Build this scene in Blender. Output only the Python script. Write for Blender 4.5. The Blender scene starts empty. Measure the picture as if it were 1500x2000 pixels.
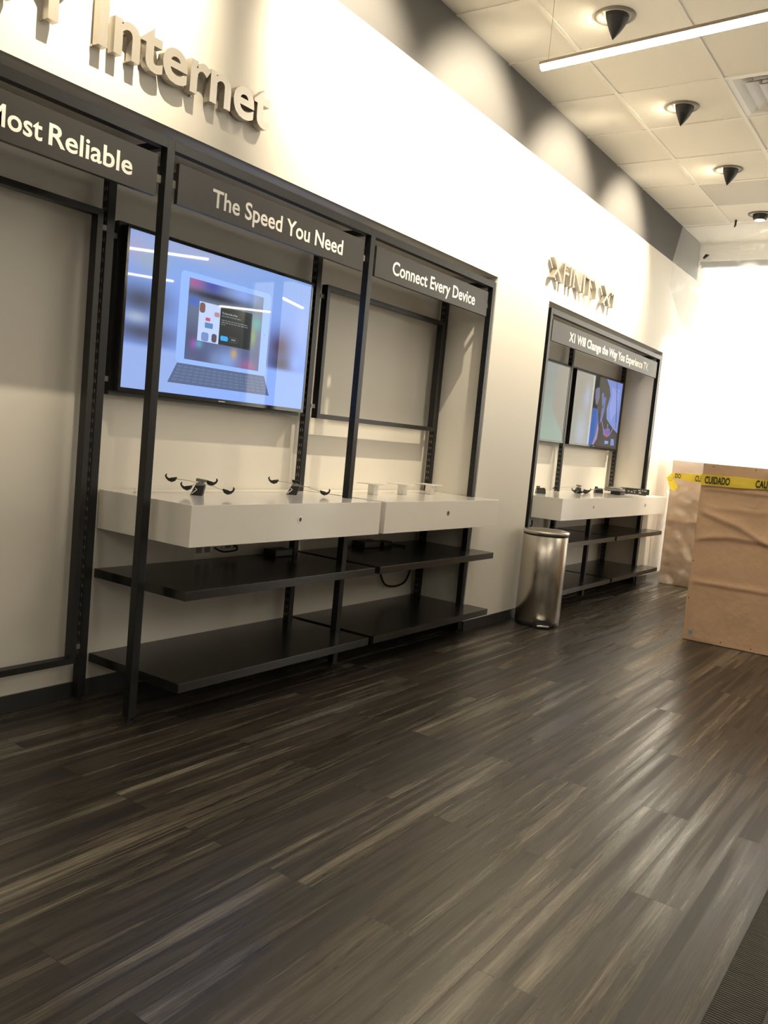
import bpy, bmesh, math, random
from mathutils import Vector, Matrix, noise
random.seed(4)
S = bpy.context.scene
COL = S.collection
PI = math.pi

# ------------------------------------------------------------------ camera, world, light, exposure
ROT = ((0.818985141326199, 0.5660788821425092, 0.09390440606911249),
       (0.12738718022664114, -0.01979828601762971, -0.9916554513462169),
       (-0.5594960630789201, 0.824113297467679, -0.08832569465414832))
cam = bpy.data.cameras.new('camera')
cam.sensor_fit = 'VERTICAL'
cam.sensor_height = 36.0
cam.lens = 1657.66 / 2000 * 36.0
cam.clip_start = 0.05
cam_ob = bpy.data.objects.new('camera', cam)
COL.objects.link(cam_ob)
m3 = Matrix((ROT[0], [-v for v in ROT[1]], [-v for v in ROT[2]])).transposed()
cam_ob.matrix_world = Matrix.Translation((2.47332, -3.21862, 1.16388)) @ m3.to_4x4()
S.camera = cam_ob

S.view_settings.view_transform = 'Standard'
S.view_settings.look = 'None'
S.view_settings.gamma = 1.0
S.view_settings.use_curve_mapping = False
S.view_settings.exposure = 0.0
S.cycles.use_denoising = True
S.cycles.max_bounces = 10
S.cycles.diffuse_bounces = 6
S.cycles.glossy_bounces = 4
S.cycles.transparent_max_bounces = 12
S.cycles.sample_clamp_indirect = 8.0

W = bpy.data.worlds.new('world')
S.world = W
W.use_nodes = True
bg = W.node_tree.nodes['Background']
bg.inputs[0].default_value = (1.0, 0.93, 0.79, 1)
bg.inputs[1].default_value = 4.5

WARM = (1.0, 0.845, 0.60)
SPOT_W = 250.0        # watts of each wall-washing downlight
LENS_L = 200.0         # glow of its lamp face
PENDANT_L = 56.0      # glow of the linear pendants

# ------------------------------------------------------------------ dimensions (metres; x out of the wall, y along it, z up)
ZC = 3.359            # ceiling
ZB = 2.995            # bottom of the charcoal wall band
ZN = 2.177            # niche head
DN = -0.385           # niche back
TILE = 0.61
XT, YT = 0.427, 1.2754
Y0, YE, XR = -6.5, 5.56, 7.5
N1 = (-2.46, 1.405)
N2 = (2.165, 4.763)
P = 0.035             # post size

# ------------------------------------------------------------------ materials
def mat(name, col=(.5, .5, .5), rough=.5, metal=0.0, spec=.5, emit=None, estr=0.0):
    m = bpy.data.materials.new(name)
    m.use_nodes = True
    b = m.node_tree.nodes['Principled BSDF']
    b.inputs['Base Color'].default_value = (*col, 1)
    b.inputs['Roughness'].default_value = rough
    b.inputs['Metallic'].default_value = metal
    b.inputs['Specular IOR Level'].default_value = spec
    if emit:
        b.inputs['Emission Color'].default_value = (*emit, 1)
        b.inputs['Emission Strength'].default_value = estr
    return m

def nodes(m):
    t = m.node_tree
    return t, t.nodes, t.links, t.nodes['Principled BSDF']

def add_noise(m, scale=60, amt=.06, bump=.0, detail=3, stretch=(1, 1, 1), dist=.01):
    """small tone variation and bump from object coordinates"""
    t, n, l, b = nodes(m)
    tc = n.new('ShaderNodeTexCoord'); mp = n.new('ShaderNodeMapping'); nz = n.new('ShaderNodeTexNoise')
    mp.inputs['Scale'].default_value = stretch
    nz.inputs['Scale'].default_value = scale; nz.inputs['Detail'].default_value = detail
    l.new(tc.outputs['Object'], mp.inputs[0]); l.new(mp.outputs[0], nz.inputs['Vector'])
    c = b.inputs['Base Color'].default_value[:]
    mx = n.new('ShaderNodeMix'); mx.data_type = 'RGBA'
    mx.inputs[6].default_value = tuple(max(0, v * (1 - amt)) for v in c[:3]) + (1,)
    mx.inputs[7].default_value = tuple(min(1, v * (1 + amt)) for v in c[:3]) + (1,)
    l.new(nz.outputs[0], mx.inputs[0]); l.new(mx.outputs[2], b.inputs['Base Color'])
    if bump:
        bp = n.new('ShaderNodeBump'); bp.inputs['Strength'].default_value = bump; bp.inputs['Distance'].default_value = dist
        l.new(nz.outputs[0], bp.inputs['Height']); l.new(bp.outputs[0], b.inputs['Normal'])
    return m

M = {}
M['wall'] = add_noise(mat('wall_paint', (.74, .71, .65), .6, spec=.3), 140, .012, .05, dist=.002)
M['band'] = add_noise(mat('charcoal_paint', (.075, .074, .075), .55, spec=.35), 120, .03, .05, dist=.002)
M['white_wall'] = mat('far_room_paint', (.55, .52, .47), .7)
M['dark_wall'] = mat('far_room_dark_paint', (.30, .285, .26), .7)
M['base'] = add_noise(mat('black_vinyl_base', (.035, .036, .038), .45), 90, .1, .05, dist=.001)
M['tile'] = add_noise(mat('ceiling_tile', (.78, .75, .68), .9, spec=.1), 190, .05, .35, 6, dist=.004)
M['grid'] = mat('ceiling_grid', (.74, .71, .65), .5)
M['steel'] = add_noise(mat('charcoal_steel', (.007, .0075, .0085), .36, 0, .38), 260, .12, .05, dist=.0005)
M['lit_slot'] = mat('slots_lit_through', (.34, .32, .29), .5)  # pale tone paints the lit wall seen through the slots
M['shelf'] = add_noise(mat('black_shelf_laminate', (.012, .012, .011), .24, 0, .5), 30, .1, 0)
M['frame'] = add_noise(mat('black_frame', (.009, .009, .010), .40), 200, .1, .03, dist=.0005)
M['sign'] = add_noise(mat('grey_sign_panel', (.024, .0215, .0205), .42, 0, .42), 300, .05, .05, dist=.0005)
M['letter'] = mat('white_lettering', (.86, .84, .80), .5)
M['metal_letter'] = add_noise(mat('brushed_aluminium', (.46, .43, .38), .42, .8), 400, .05, .0, stretch=(1, 1, .03))
M['counter'] = mat('white_gloss_laminate', (.88, .85, .80), .12, 0, .5)
M['chrome'] = mat('chrome', (.65, .63, .6), .18, 1.0)
M['lockhole'] = mat('lock_core', (.16, .14, .12), .35, .7)
M['black'] = mat('black_plastic', (.012, .012, .012), .4)
M['blackgloss'] = mat('black_gloss_plastic', (.012, .012, .013), .12)
M['rubber'] = mat('black_rubber', (.014, .014, .014), .7)
M['white_plastic'] = mat('white_plastic', (.80, .78, .74), .35)
M['grey'] = mat('grey_plastic', (.20, .195, .185), .4)
M['silver'] = mat('silver_plastic', (.45, .44, .42), .35, .5)
M['yellow'] = add_noise(mat('caution_tape', (.80, .62, .06), .3), 8, .10, .12, dist=.004)
M['ink'] = mat('black_ink', (.015, .013, .01), .6)
M['sticker'] = mat('sticker_paper', (.42, .40, .30), .6)
M['sticker_mark'] = mat('sticker_print', (.26, .25, .20), .6)
M['led'] = mat('blue_led', (.02, .05, .3), .3, emit=(.08, .25, 1.0), estr=8)
M['lens'] = mat('lamp_face', (.9, .85, .7), .5, emit=WARM, estr=LENS_L)
M['lens2'] = mat('eyeball_lamp_face', (.9, .85, .7), .5, emit=WARM, estr=14)
M['pendant'] = mat('pendant_diffuser', (.9, .88, .8), .5, emit=(1.0, .90, .74), estr=PENDANT_L)
M['pendant_body'] = mat('pendant_housing', (.30, .25, .20), .4)
M['wire'] = mat('wire', (.35, .33, .3), .4, .6)
M['louver'] = mat('diffuser_white_metal', (.66, .65, .62), .35)
M['panel'] = add_noise(mat('grey_perforated_panel', (.50, .47, .42), .6), 400, .08, .15, dist=.001)
M['hood'] = add_noise(mat('black_hood', (.012, .011, .010), .45), 18, .5, .6, stretch=(1, 1, 12), dist=.004)
M['ring'] = mat('dark_trim_ring', (.16, .145, .12), .45)
M['recess'] = mat('trim_baffle', (.52, .48, .42), .5)
M['mat_rib'] = mat('entrance_mat_fibre', (.085, .08, .072), .9)
M['strip'] = mat('pale_floor_strip', (.50, .48, .43), .5)
M['wood2'] = mat('window_frame_metal', (.10, .11, .13), .4)
M['outside'] = mat('pavement_outside', (.5, .5, .5), .9)

def kraft():
    m = mat('kraft_paper', (.58, .395, .26), .75, spec=.25)
    return add_noise(m, 22, .10, .28, 5, dist=.012)
M['kraft'] = kraft()
M['kraft_torn'] = mat('kraft_paper_torn', (.56, .42, .29), .8)
M['kraft_scuff'] = mat('kraft_paper_scuff', (.20, .125, .07), .8)

def brushed():
    m = mat('brushed_stainless', (.60, .56, .50), .25, 1.0)
    t, n, l, b = nodes(m)
    tc = n.new('ShaderNodeTexCoord'); mp = n.new('ShaderNodeMapping'); nz = n.new('ShaderNodeTexNoise')
    mp.inputs['Scale'].default_value = (60, 60, .4); nz.inputs['Scale'].default_value = 4; nz.inputs['Detail'].default_value = 5
    l.new(tc.outputs['Object'], mp.inputs[0]); l.new(mp.outputs[0], nz.inputs['Vector'])
    bp = n.new('ShaderNodeBump'); bp.inputs['Strength'].default_value = .35; bp.inputs['Distance'].default_value = .002
    l.new(nz.outputs[0], bp.inputs['Height']); l.new(bp.outputs[0], b.inputs['Normal'])
    return m
M['stainless'] = brushed()

def film():
    m = bpy.data.materials.new('clear_plastic_sheeting')
    m.use_nodes = True
    t = m.node_tree; n = t.nodes; l = t.links
    n.clear()
    out = n.new('ShaderNodeOutputMaterial')
    tr = n.new('ShaderNodeBsdfTransparent'); tr.inputs[0].default_value = (.97, .97, .96, 1)
    tl = n.new('ShaderNodeBsdfTranslucent'); tl.inputs[0].default_value = (.85, .86, .86, 1)
    df = n.new('ShaderNodeBsdfDiffuse'); df.inputs[0].default_value = (.75, .76, .76, 1)
    gl = n.new('ShaderNodeBsdfGlossy'); gl.inputs['Roughness'].default_value = .12
    a1 = n.new('ShaderNodeMixShader'); a1.inputs[0].default_value = .5
    l.new(tl.outputs[0], a1.inputs[1]); l.new(df.outputs[0], a1.inputs[2])
    a2 = n.new('ShaderNodeMixShader'); a2.inputs[0].default_value = .36
    l.new(tr.outputs[0], a2.inputs[1]); l.new(a1.outputs[0], a2.inputs[2])
    a3 = n.new('ShaderNodeMixShader'); a3.inputs[0].default_value = .11
    l.new(a2.outputs[0], a3.inputs[1]); l.new(gl.outputs[0], a3.inputs[2])
    tc = n.new('ShaderNodeTexCoord'); nz = n.new('ShaderNodeTexNoise'); nz.inputs['Scale'].default_value = 5; nz.inputs['Detail'].default_value = 4
    bp = n.new('ShaderNodeBump'); bp.inputs['Strength'].default_value = .6; bp.inputs['Distance'].default_value = .03
    l.new(tc.outputs['Object'], nz.inputs['Vector']); l.new(nz.outputs[0], bp.inputs['Height'])
    for s_ in (gl, df, tl):
        l.new(bp.outputs[0], s_.inputs['Normal'])
    l.new(a3.outputs[0], out.inputs[0])
    return m
M['film'] = film()

def floor_mat():
    m = mat('dark_plank_floor', (.05, .04, .035), .36, spec=.65)
    t, n, l, b = nodes(m)
    tc = n.new('ShaderNodeTexCoord')
    sep = n.new('ShaderNodeSeparateXYZ'); l.new(tc.outputs['Object'], sep.inputs[0])
    def math_(op, a, bb=None):
        k = n.new('ShaderNodeMath'); k.operation = op
        for i, v in enumerate((a, bb)):
            if v is None: continue
            if isinstance(v, (int, float)): k.inputs[i].default_value = v
            else: l.new(v, k.inputs[i])
        return k.outputs[0]
    PW, PL = .157, 1.195
    xs = math_('ADD', sep.outputs['X'], -1.700 + PW * 100)          # plank rows run along y
    ys = math_('ADD', sep.outputs['Y'], .358 + PL * 50)
    row = math_('FLOOR', math_('DIVIDE', xs, PW))
    odd = math_('MODULO', row, 2.0)
    ys2 = math_('ADD', ys, math_('MULTIPLY', odd, PL * .5))
    idx = math_('FLOOR', math_('DIVIDE', ys2, PL))
    fx = math_('FRACT', math_('DIVIDE', xs, PW)); fy = math_('FRACT', math_('DIVIDE', ys2, PL))
    pid = n.new('ShaderNodeCombineXYZ'); l.new(row, pid.inputs[0]); l.new(idx, pid.inputs[1])
    wn = n.new('ShaderNodeTexWhiteNoise'); wn.noise_dimensions = '2D'; l.new(pid.outputs[0], wn.inputs['Vector'])
    # the same plank pattern shifted at random for every plank
    off = n.new('ShaderNodeVectorMath'); off.operation = 'SCALE'; off.inputs[3].default_value = 37.0
    l.new(wn.outputs['Color'], off.inputs[0])
    pos = n.new('ShaderNodeVectorMath'); pos.operation = 'ADD'
    l.new(tc.outputs['Object'], pos.inputs[0]); l.new(off.outputs[0], pos.inputs[1])
    def nz(sx, sy, detail, rough=.5, distort=0.0):
        mp = n.new('ShaderNodeMapping'); mp.inputs['Scale'].default_value = (sx, sy, 1)
        l.new(pos.outputs[0], mp.inputs[0])
        k = n.new('ShaderNodeTexNoise'); k.inputs['Scale'].default_value = 1; k.inputs['Detail'].default_value = detail
        k.inputs['Roughness'].default_value = rough; k.inputs['Distortion'].default_value = distort
        l.new(mp.outputs[0], k.inputs['Vector']); return k.outputs[0]
    strand = nz(20, .62, 2.5, .5, .15)
    grain = nz(190, 5.0, 3.0, .6)
    fine = nz(520, 16.0, 2.0, .6)
    rp = n.new('ShaderNodeValToRGB'); rp.color_ramp.interpolation = 'EASE'
    els = rp.color_ramp.elements
    els[0].position = .34; els[0].color = (.022, .018, .015, 1)
    els[1].position = .68; els[1].color = (.200, .178, .138, 1)
    for p_, c_ in ((.42, (.028, .023, .019, 1)), (.445, (.062, .050, .039, 1)), (.50, (.060, .050, .040, 1)), (.515, (.040, .033, .027, 1)), (.56, (.048, .040, .032, 1)), (.58, (.112, .097, .075, 1)), (.63, (.102, .089, .070, 1))):
        e = els.new(p_); e.color = c_
    l.new(strand, rp.inputs[0])
    g2 = n.new('ShaderNodeMapRange'); g2.inputs[1].default_value = .35; g2.inputs[2].default_value = .65; g2.inputs[3].default_value = .60; g2.inputs[4].default_value = 1.35
    l.new(grain, g2.inputs[0])
    g3 = n.new('ShaderNodeMapRange'); g3.inputs[1].default_value = .35; g3.inputs[2].default_value = .6; g3.inputs[3].default_value = .72; g3.inputs[4].default_value = 1.06
    l.new(fine, g3.inputs[0])
    pt = n.new('ShaderNodeMapRange'); pt.inputs[3].default_value = .70; pt.inputs[4].default_value = 1.25
    l.new(wn.outputs['Value'], pt.inputs[0])
    k = math_('MULTIPLY', math_('MULTIPLY', g2.outputs[0], g3.outputs[0]), pt.outputs[0])
    # seams
    def seam(f, size, w):
        d = math_('MULTIPLY', math_('MINIMUM', f, math_('SUBTRACT', 1.0, f)), size)
        r = n.new('ShaderNodeMapRange'); r.inputs[1].default_value = w * .4; r.inputs[2].default_value = w
        l.new(d, r.inputs[0]); return r.outputs[0]
    sm = math_('MULTIPLY', seam(fx, PW, .0016), seam(fy, PL, .0016))
    sm2 = math_('MAXIMUM', sm, .45)
    sc = n.new('ShaderNodeVectorMath'); sc.operation = 'SCALE'
    l.new(rp.outputs[0], sc.inputs[0]); l.new(math_('MULTIPLY', math_('MULTIPLY', k, .9), sm2), sc.inputs[3])
    l.new(sc.outputs[0], b.inputs['Base Color'])
    rr = n.new('ShaderNodeMapRange'); rr.inputs[1].default_value = .38; rr.inputs[2].default_value = .62; rr.inputs[3].default_value = .42; rr.inputs[4].default_value = .22
    l.new(strand, rr.inputs[0]); l.new(rr.outputs[0], b.inputs['Roughness'])
    h = math_('ADD', math_('ADD', math_('MULTIPLY', grain, .5), math_('MULTIPLY', fine, .35)), math_('MULTIPLY', sm, .6))
    bp = n.new('ShaderNodeBump'); bp.inputs['Strength'].default_value = .25; bp.inputs['Distance'].default_value = .0010
    l.new(h, bp.inputs['Height']); l.new(bp.outputs[0], b.inputs['Normal'])
    return m
M['floor'] = floor_mat()

def lcd(name, col, k=1.0):
    """a lit or unlit patch of picture on a glossy screen"""
    return mat(name, (.01, .01, .012), .02, 0, .25, emit=col, estr=k)

def lcd_attr(name, k=1.0):
    m = mat(name, (.01, .01, .012), .02, 0, .25, emit=(1, 1, 1), estr=k)
    t, n, l, b = nodes(m)
    a = n.new('ShaderNodeAttribute'); a.attribute_name = 'picture'
    l.new(a.outputs['Color'], b.inputs['Emission Color'])
    return m

# ------------------------------------------------------------------ building helpers
WORLD = {}                                   # world position of every thing's origin

class MB:
    def __init__(s):
        s.v = []; s.f = []; s.m = []; s.smooth = []
    def poly(s, pts, mi=0):
        i = len(s.v); s.v += [tuple(p) for p in pts]; s.f.append(tuple(range(i, i + len(pts)))); s.m.append(mi); s.smooth.append(False)
    def box(s, x0, x1, y0, y1, z0, z1, mi=0):
        i = len(s.v)
        s.v += [(x, y, z) for x in (x0, x1) for y in (y0, y1) for z in (z0, z1)]
        for f in ((0, 1, 3, 2), (4, 6, 7, 5), (0, 4, 5, 1), (2, 3, 7, 6), (0, 2, 6, 4), (1, 5, 7, 3)):
            s.f.append(tuple(i + k for k in f)); s.m.append(mi); s.smooth.append(False)
    def tube(s, pts, r, n=8, mi=0, cap=True):
        pts = [Vector(p) for p in pts]
        rs = r if isinstance(r, (list, tuple)) else [r] * len(pts)
        base = len(s.v); up = None
        for k, p in enumerate(pts):
            d = (pts[min(k + 1, len(pts) - 1)] - pts[max(k - 1, 0)]).normalized()
            if up is None:
                up = Vector((0, 0, 1)) if abs(d.z) < .9 else Vector((1, 0, 0))
            a = d.cross(up).normalized(); b2 = a.cross(d).normalized(); up = b2
            for j in range(n):
                t = 2 * PI * j / n
                s.v.append(tuple(p + rs[k] * (math.cos(t) * a + math.sin(t) * b2)))
        for k in range(len(pts) - 1):
            for j in range(n):
                a0 = base + k * n + j; a1 = base + k * n + (j + 1) % n
                s.f.append((a0, a1, a1 + n, a0 + n)); s.m.append(mi); s.smooth.append(True)
        if cap:
            s.f.append(tuple(base + j for j in range(n))[::-1]); s.m.append(mi); s.smooth.append(False)
            e = base + (len(pts) - 1) * n
            s.f.append(tuple(e + j for j in range(n))); s.m.append(mi); s.smooth.append(False)
    def lathe(s, c, prof, n=32, mi=0, a0=0.0, a1=2 * PI, smooth=True, sx=1.0, sy=1.0):
        """prof = [(r, z)] turned about the vertical through c"""
        full = abs(a1 - a0 - 2 * PI) < 1e-6
        cols = n if full else n + 1
        base = len(s.v)
        for r, z in prof:
            for j in range(cols):
                t = a0 + (a1 - a0) * j / n
                s.v.append((c[0] + sx * r * math.cos(t), c[1] + sy * r * math.sin(t), c[2] + z))
        for k in range(len(prof) - 1):
            for j in range(n):
                j2 = (j + 1) % cols if full else j + 1
                s.f.append((base + k * cols + j, base + k * cols + j2, base + (k + 1) * cols + j2, base + (k + 1) * cols + j))
                s.m.append(mi); s.smooth.append(smooth)
    def grid(s, fn, nu, nv, mi=0, smooth=True):
        base = len(s.v)
        for i in range(nu + 1):
            for j in range(nv + 1):
                s.v.append(tuple(fn(i / nu, j / nv)))
        for i in range(nu):
            for j in range(nv):
                a = base + i * (nv + 1) + j
                s.f.append((a, a + nv + 1, a + nv + 2, a + 1)); s.m.append(mi); s.smooth.append(smooth)
    def build(s, name, mats, parent=None, loc=None, bevel=0.0):
        me = bpy.data.meshes.new(name)
        o = bpy.data.objects.new(name, me)
        COL.objects.link(o)
        if parent is not None:
            org = WORLD[parent.name]; o.parent = parent; WORLD[o.name] = org
        else:
            org = Vector(loc) if loc is not None else Vector((0, 0, 0))
            o.location = org; WORLD[o.name] = org
        me.from_pydata([tuple(Vector(v) - org) for v in s.v], [], s.f)
        for mm in (mats if isinstance(mats, (list, tuple)) else [mats]):
            me.materials.append(mm)
        for i, pl in enumerate(me.polygons):
            pl.material_index = s.m[i]; pl.use_smooth = s.smooth[i]
        bm = bmesh.new(); bm.from_mesh(me)
        if any(s.smooth) is False:
            bmesh.ops.recalc_face_normals(bm, faces=bm.faces[:])
        if bevel:
            bmesh.ops.bevel(bm, geom=bm.edges[:], offset=bevel, segments=2, affect='EDGES', profile=.6)
        bm.to_mesh(me); bm.free(); me.update()
        return o

def box(name, b, m, parent=None, loc=None, bevel=0.0):
    k = MB(); k.box(*b); return k.build(name, m, parent, loc, bevel)

def tag(o, label=None, cat=None, group=None, kind=None):
    if label: o['label'] = label
    if cat: o['category'] = cat
    if group: o['group'] = group
    if kind: o['kind'] = kind
    return o

def thing(name, label, cat, loc, group=None):
    o = bpy.data.objects.new(name, None)
    o.empty_display_size = .05
    COL.objects.link(o); o.location = loc; WORLD[o.name] = Vector(loc)
    return tag(o, label, cat, group)

def copy_tree(o, parent=None):
    c = o.copy(); COL.objects.link(c)
    if parent is not None:
        c.parent = parent
    for ch in list(o.children):
        copy_tree(ch, c)
    return c

def duplicate(o, shift, label, group=None):
    c = copy_tree(o)
    c.location = o.location + Vector(shift)
    c['label'] = label
    if group: c['group'] = group
    return c

def struct(o):
    o['kind'] = 'structure'; return o

def text_verts(body, weight=0.0, depth=0.0):
    """polygons of a line of text in its own plane: (verts, faces)"""
    cu = bpy.data.curves.new('lettering_curve', 'FONT'); cu.body = body; cu.offset = weight; cu.extrude = depth; cu.resolution_u = 4
    ob = bpy.data.objects.new('lettering_curve', cu); COL.objects.link(ob)
    dg = bpy.context.evaluated_depsgraph_get(); dg.update()
    me = bpy.data.meshes.new_from_object(ob.evaluated_get(dg))
    vs = [v.co.copy() for v in me.vertices]; fs = [tuple(p.vertices) for p in me.polygons]
    bpy.data.objects.remove(ob); bpy.data.curves.remove(cu); bpy.data.meshes.remove(me)
    return vs, fs

def lettering(mb, body, o, u, v, u0, u1, v0, v1, weight=.0, depth=0.0, mi=0, ref=None):
    """fits text into u0..u1 by v0..v1 (baseline..cap height of 'ref') in the plane o + a*u + b*v; depth along u x v"""
    vs, fs = text_verts(body, weight, .5 if depth else 0.0)
    o, u, v = Vector(o), Vector(u), Vector(v); w = u.cross(v)
    xa = min(p.x for p in vs); xb = max(p.x for p in vs)
    rv, _ = text_verts(ref or 'E', weight)
    ya = min(p.y for p in rv); yb = max(p.y for p in rv)
    base = len(mb.v)
    for p in vs:
        mb.v.append(tuple(o + u * (u0 + (p.x - xa) / (xb - xa) * (u1 - u0)) + v * (v0 + (p.y - ya) / (yb - ya) * (v1 - v0)) + w * (p.z * depth)))
    for f in fs:
        mb.f.append(tuple(base + i for i in f)); mb.m.append(mi); mb.smooth.append(False)

def plate(outer, holes, z0, z1, name, m, parent, bevel=.0012):
    """a horizontal board with an outline and notches, made from a filled 2-D curve"""
    cu = bpy.data.curves.new('outline', 'CURVE'); cu.dimensions = '2D'; cu.fill_mode = 'BOTH'
    cu.extrude = (z1 - z0) / 2 - bevel; cu.bevel_depth = bevel; cu.bevel_resolution = 1; cu.offset = -bevel
    for loop in [outer] + holes:
        sp = cu.splines.new('POLY'); sp.points.add(len(loop) - 1); sp.use_cyclic_u = True
        for q, pt in zip(sp.points, loop):
            q.co = (pt[0], pt[1], 0, 1)
    ob = bpy.data.objects.new('outline', cu); COL.objects.link(ob)
    dg = bpy.context.evaluated_depsgraph_get(); dg.update()
    me0 = bpy.data.meshes.new_from_object(ob.evaluated_get(dg))
    k = MB(); zm = (z0 + z1) / 2
    k.v = [(v.co.x, v.co.y, v.co.z + zm) for v in me0.vertices]
    k.f = [tuple(p.vertices) for p in me0.polygons]; k.m = [0] * len(k.f); k.smooth = [False] * len(k.f)
    bpy.data.objects.remove(ob); bpy.data.curves.remove(cu); bpy.data.meshes.remove(me0)
    return k.build(name, m, parent)

# ------------------------------------------------------------------ the room
fl = MB(); fl.box(-.5, XR + .2, Y0 - .2, YE + .05, -.1, 0)
struct(fl.build('floor', M['floor']))

wl = MB()
wl.box(-.5, DN, Y0, YE, 0, ZC)
for a, b in ((Y0, N1[0]), (N1[1], N2[0]), (N2[1], YE)):
    wl.box(DN, 0, a, b, 0, ZN)
wl.box(DN, 0, Y0, YE, ZN, ZB)
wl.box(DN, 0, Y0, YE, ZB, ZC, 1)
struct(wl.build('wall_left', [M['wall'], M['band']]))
struct(box('wall_right', (XR, XR + .2, Y0, YE, 0, ZC), M['dark_wall']))
struct(box('wall_back', (-.5, XR + .2, Y0 - .2, Y0, 0, ZC), M['dark_wall']))
we = MB()
we.box(-.5, XR + .2, YE, YE + .2, 3.19, ZC + .15)
we.box(-.5, 0.0, YE, YE + .2, 0, 3.19)
we.box(5.6, XR + .2, YE, YE + .2, 0, 3.19)
struct(we.build('wall_end', M['wall']))
wf = MB()
wf.box(0, 5.6, YE + .05, YE + .11, 0, .06); wf.box(0, 5.6, YE + .05, YE + .11, 3.14, 3.19)
for x in (1.9, 3.75, 5.54):
    wf.box(x, x + .06, YE + .05, YE + .11, .06, 3.14)
struct(wf.build('window_1', M['wood2']))
struct(box('ground', (-8, 14, YE + .2, 30, -.12, -.02), M['outside']))

bb = MB(); h = .066
for a, b in ((Y0, N1[0]), (N1[1], N2[0]), (N2[1], YE)):
    bb.box(0, .009, a, b, 0, h)
for a, b in (N1, N2):
    bb.box(DN, DN + .009, a, b, 0, h)
    bb.box(DN + .009, 0, b - .009, b, 0, h); bb.box(DN + .009, 0, a, a + .009, 0, h)
struct(bb.build('baseboard_left', M['base']))

# ceiling: tiles in a T-bar grid, one tile left out for the air diffuser
ce = MB()
kx0, ky0 = 0, math.floor((Y0 - YT) / TILE)
vent_x, vent_y = XT + TILE, YT + TILE
ce.box(-.5, vent_x, Y0, YE, ZC, ZC + .05); ce.box(vent_x + TILE, XR + .2, Y0, YE, ZC, ZC + .05)
ce.box(vent_x, vent_x + TILE, Y0, vent_y, ZC, ZC + .05); ce.box(vent_x, vent_x + TILE, vent_y + TILE, YE, ZC, ZC + .05)
ce.box(-.5, XR + .2, Y0, YE, ZC + .25, ZC + .3)
struct(ce.build('ceiling', M['tile']))
gr = MB(); hw = .012; gz = ZC - .006
x = XT
while x < XR:
    gr.box(x - hw, x + hw, Y0, YE, gz, ZC + .002); x += TILE
y = YT + TILE * ky0
while y < YE:
    if y > Y0:
        gr.box(0, XR, y - hw, y + hw, gz + .0008, ZC + .002)
    y += TILE
struct(gr.build('trim_1', M['grid']))

# ------------------------------------------------------------------ ceiling fittings
DL_X = .73
def half_hood(mb, c, r, h, a0, a1, n=22, mi=0):
    prof = []
    for k in range(11):
        t = k / 10
        prof.append((r * (1 - t ** 1.55) if t < 1 else .0005, -h * t))
    mb.lathe(c, prof, n, mi, a0, a1)
    mb.lathe(c, [(q[0] * .93, q[1] * .97) for q in prof], n, mi, a0, a1)

def downlight(yc, label, cone=92, yaw=0.0):
    t = thing('wall_washer_downlight', label, 'ceiling light', (DL_X, yc, ZC), 'recessed wall washing downlights')
    k = MB(); c = (DL_X, yc, ZC)
    k.lathe(c, [(.100, 0), (.100, -.006), (.095, -.009), (.086, -.009), (.082, -.004)], 40)
    k.build('trim_ring', M['ring'], t)
    k = MB(); k.lathe(c, [(.084, -.004), (.074, -.0065), (.05, -.007), (.0005, -.007)], 40)
    k.build('baffle', M['recess'], t)
    k = MB(); half_hood(k, (DL_X, yc, ZC - .005), .070, .114, -PI * .62, PI * .62)
    k.build('hood', M['hood'], t)
    # lamp face leaning towards the wall
    k = MB(); d = Vector((-.74, 0, -.67)).normalized(); a = Vector((0, 1, 0)); b2 = d.cross(a)
    cc = Vector((DL_X - .008, yc, ZC - .048))
    k.poly([cc + .030 * (math.cos(q) * a + math.sin(q) * b2) for q in [2 * PI * i / 20 for i in range(20)]])
    k.build('lamp_face', M['lens'], t)
    li = bpy.data.lights.new('downlight_beam', 'SPOT'); li.energy = SPOT_W; li.color = WARM
    li.spot_size = math.radians(cone); li.spot_blend = .8; li.shadow_soft_size = .015
    lo = bpy.data.objects.new('downlight_beam', li); COL.objects.link(lo); lo.parent = t
    lo.location = Vector((-.034, 0, -.070))
    lo.rotation_euler = Vector((-.83, yaw, -.56)).to_track_quat('-Z', 'Y').to_euler()
    return t
DLY = [-2.70, -1.472, -.245, .981, 2.200, 3.436]
DLAB = ['black hooded downlight in the ceiling far behind the viewer end of the wall',
        'black hooded downlight in the ceiling above the left end of the sign wall',
        'black hooded downlight in the ceiling over the large raised wall letters',
        'black hooded cone downlight just left of the glowing linear pendant',
        'black hooded cone downlight between the pendant and the air diffuser',
        'black hooded cone downlight beside the grey ceiling panel, farthest of the three cones']
for y, lb, cn, yw in zip(DLY, DLAB, (84, 76, 80, 92, 92, 88), (0, -.06, .10, 0, 0, -.03)):
    downlight(y, lb, cn, yw)

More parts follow.
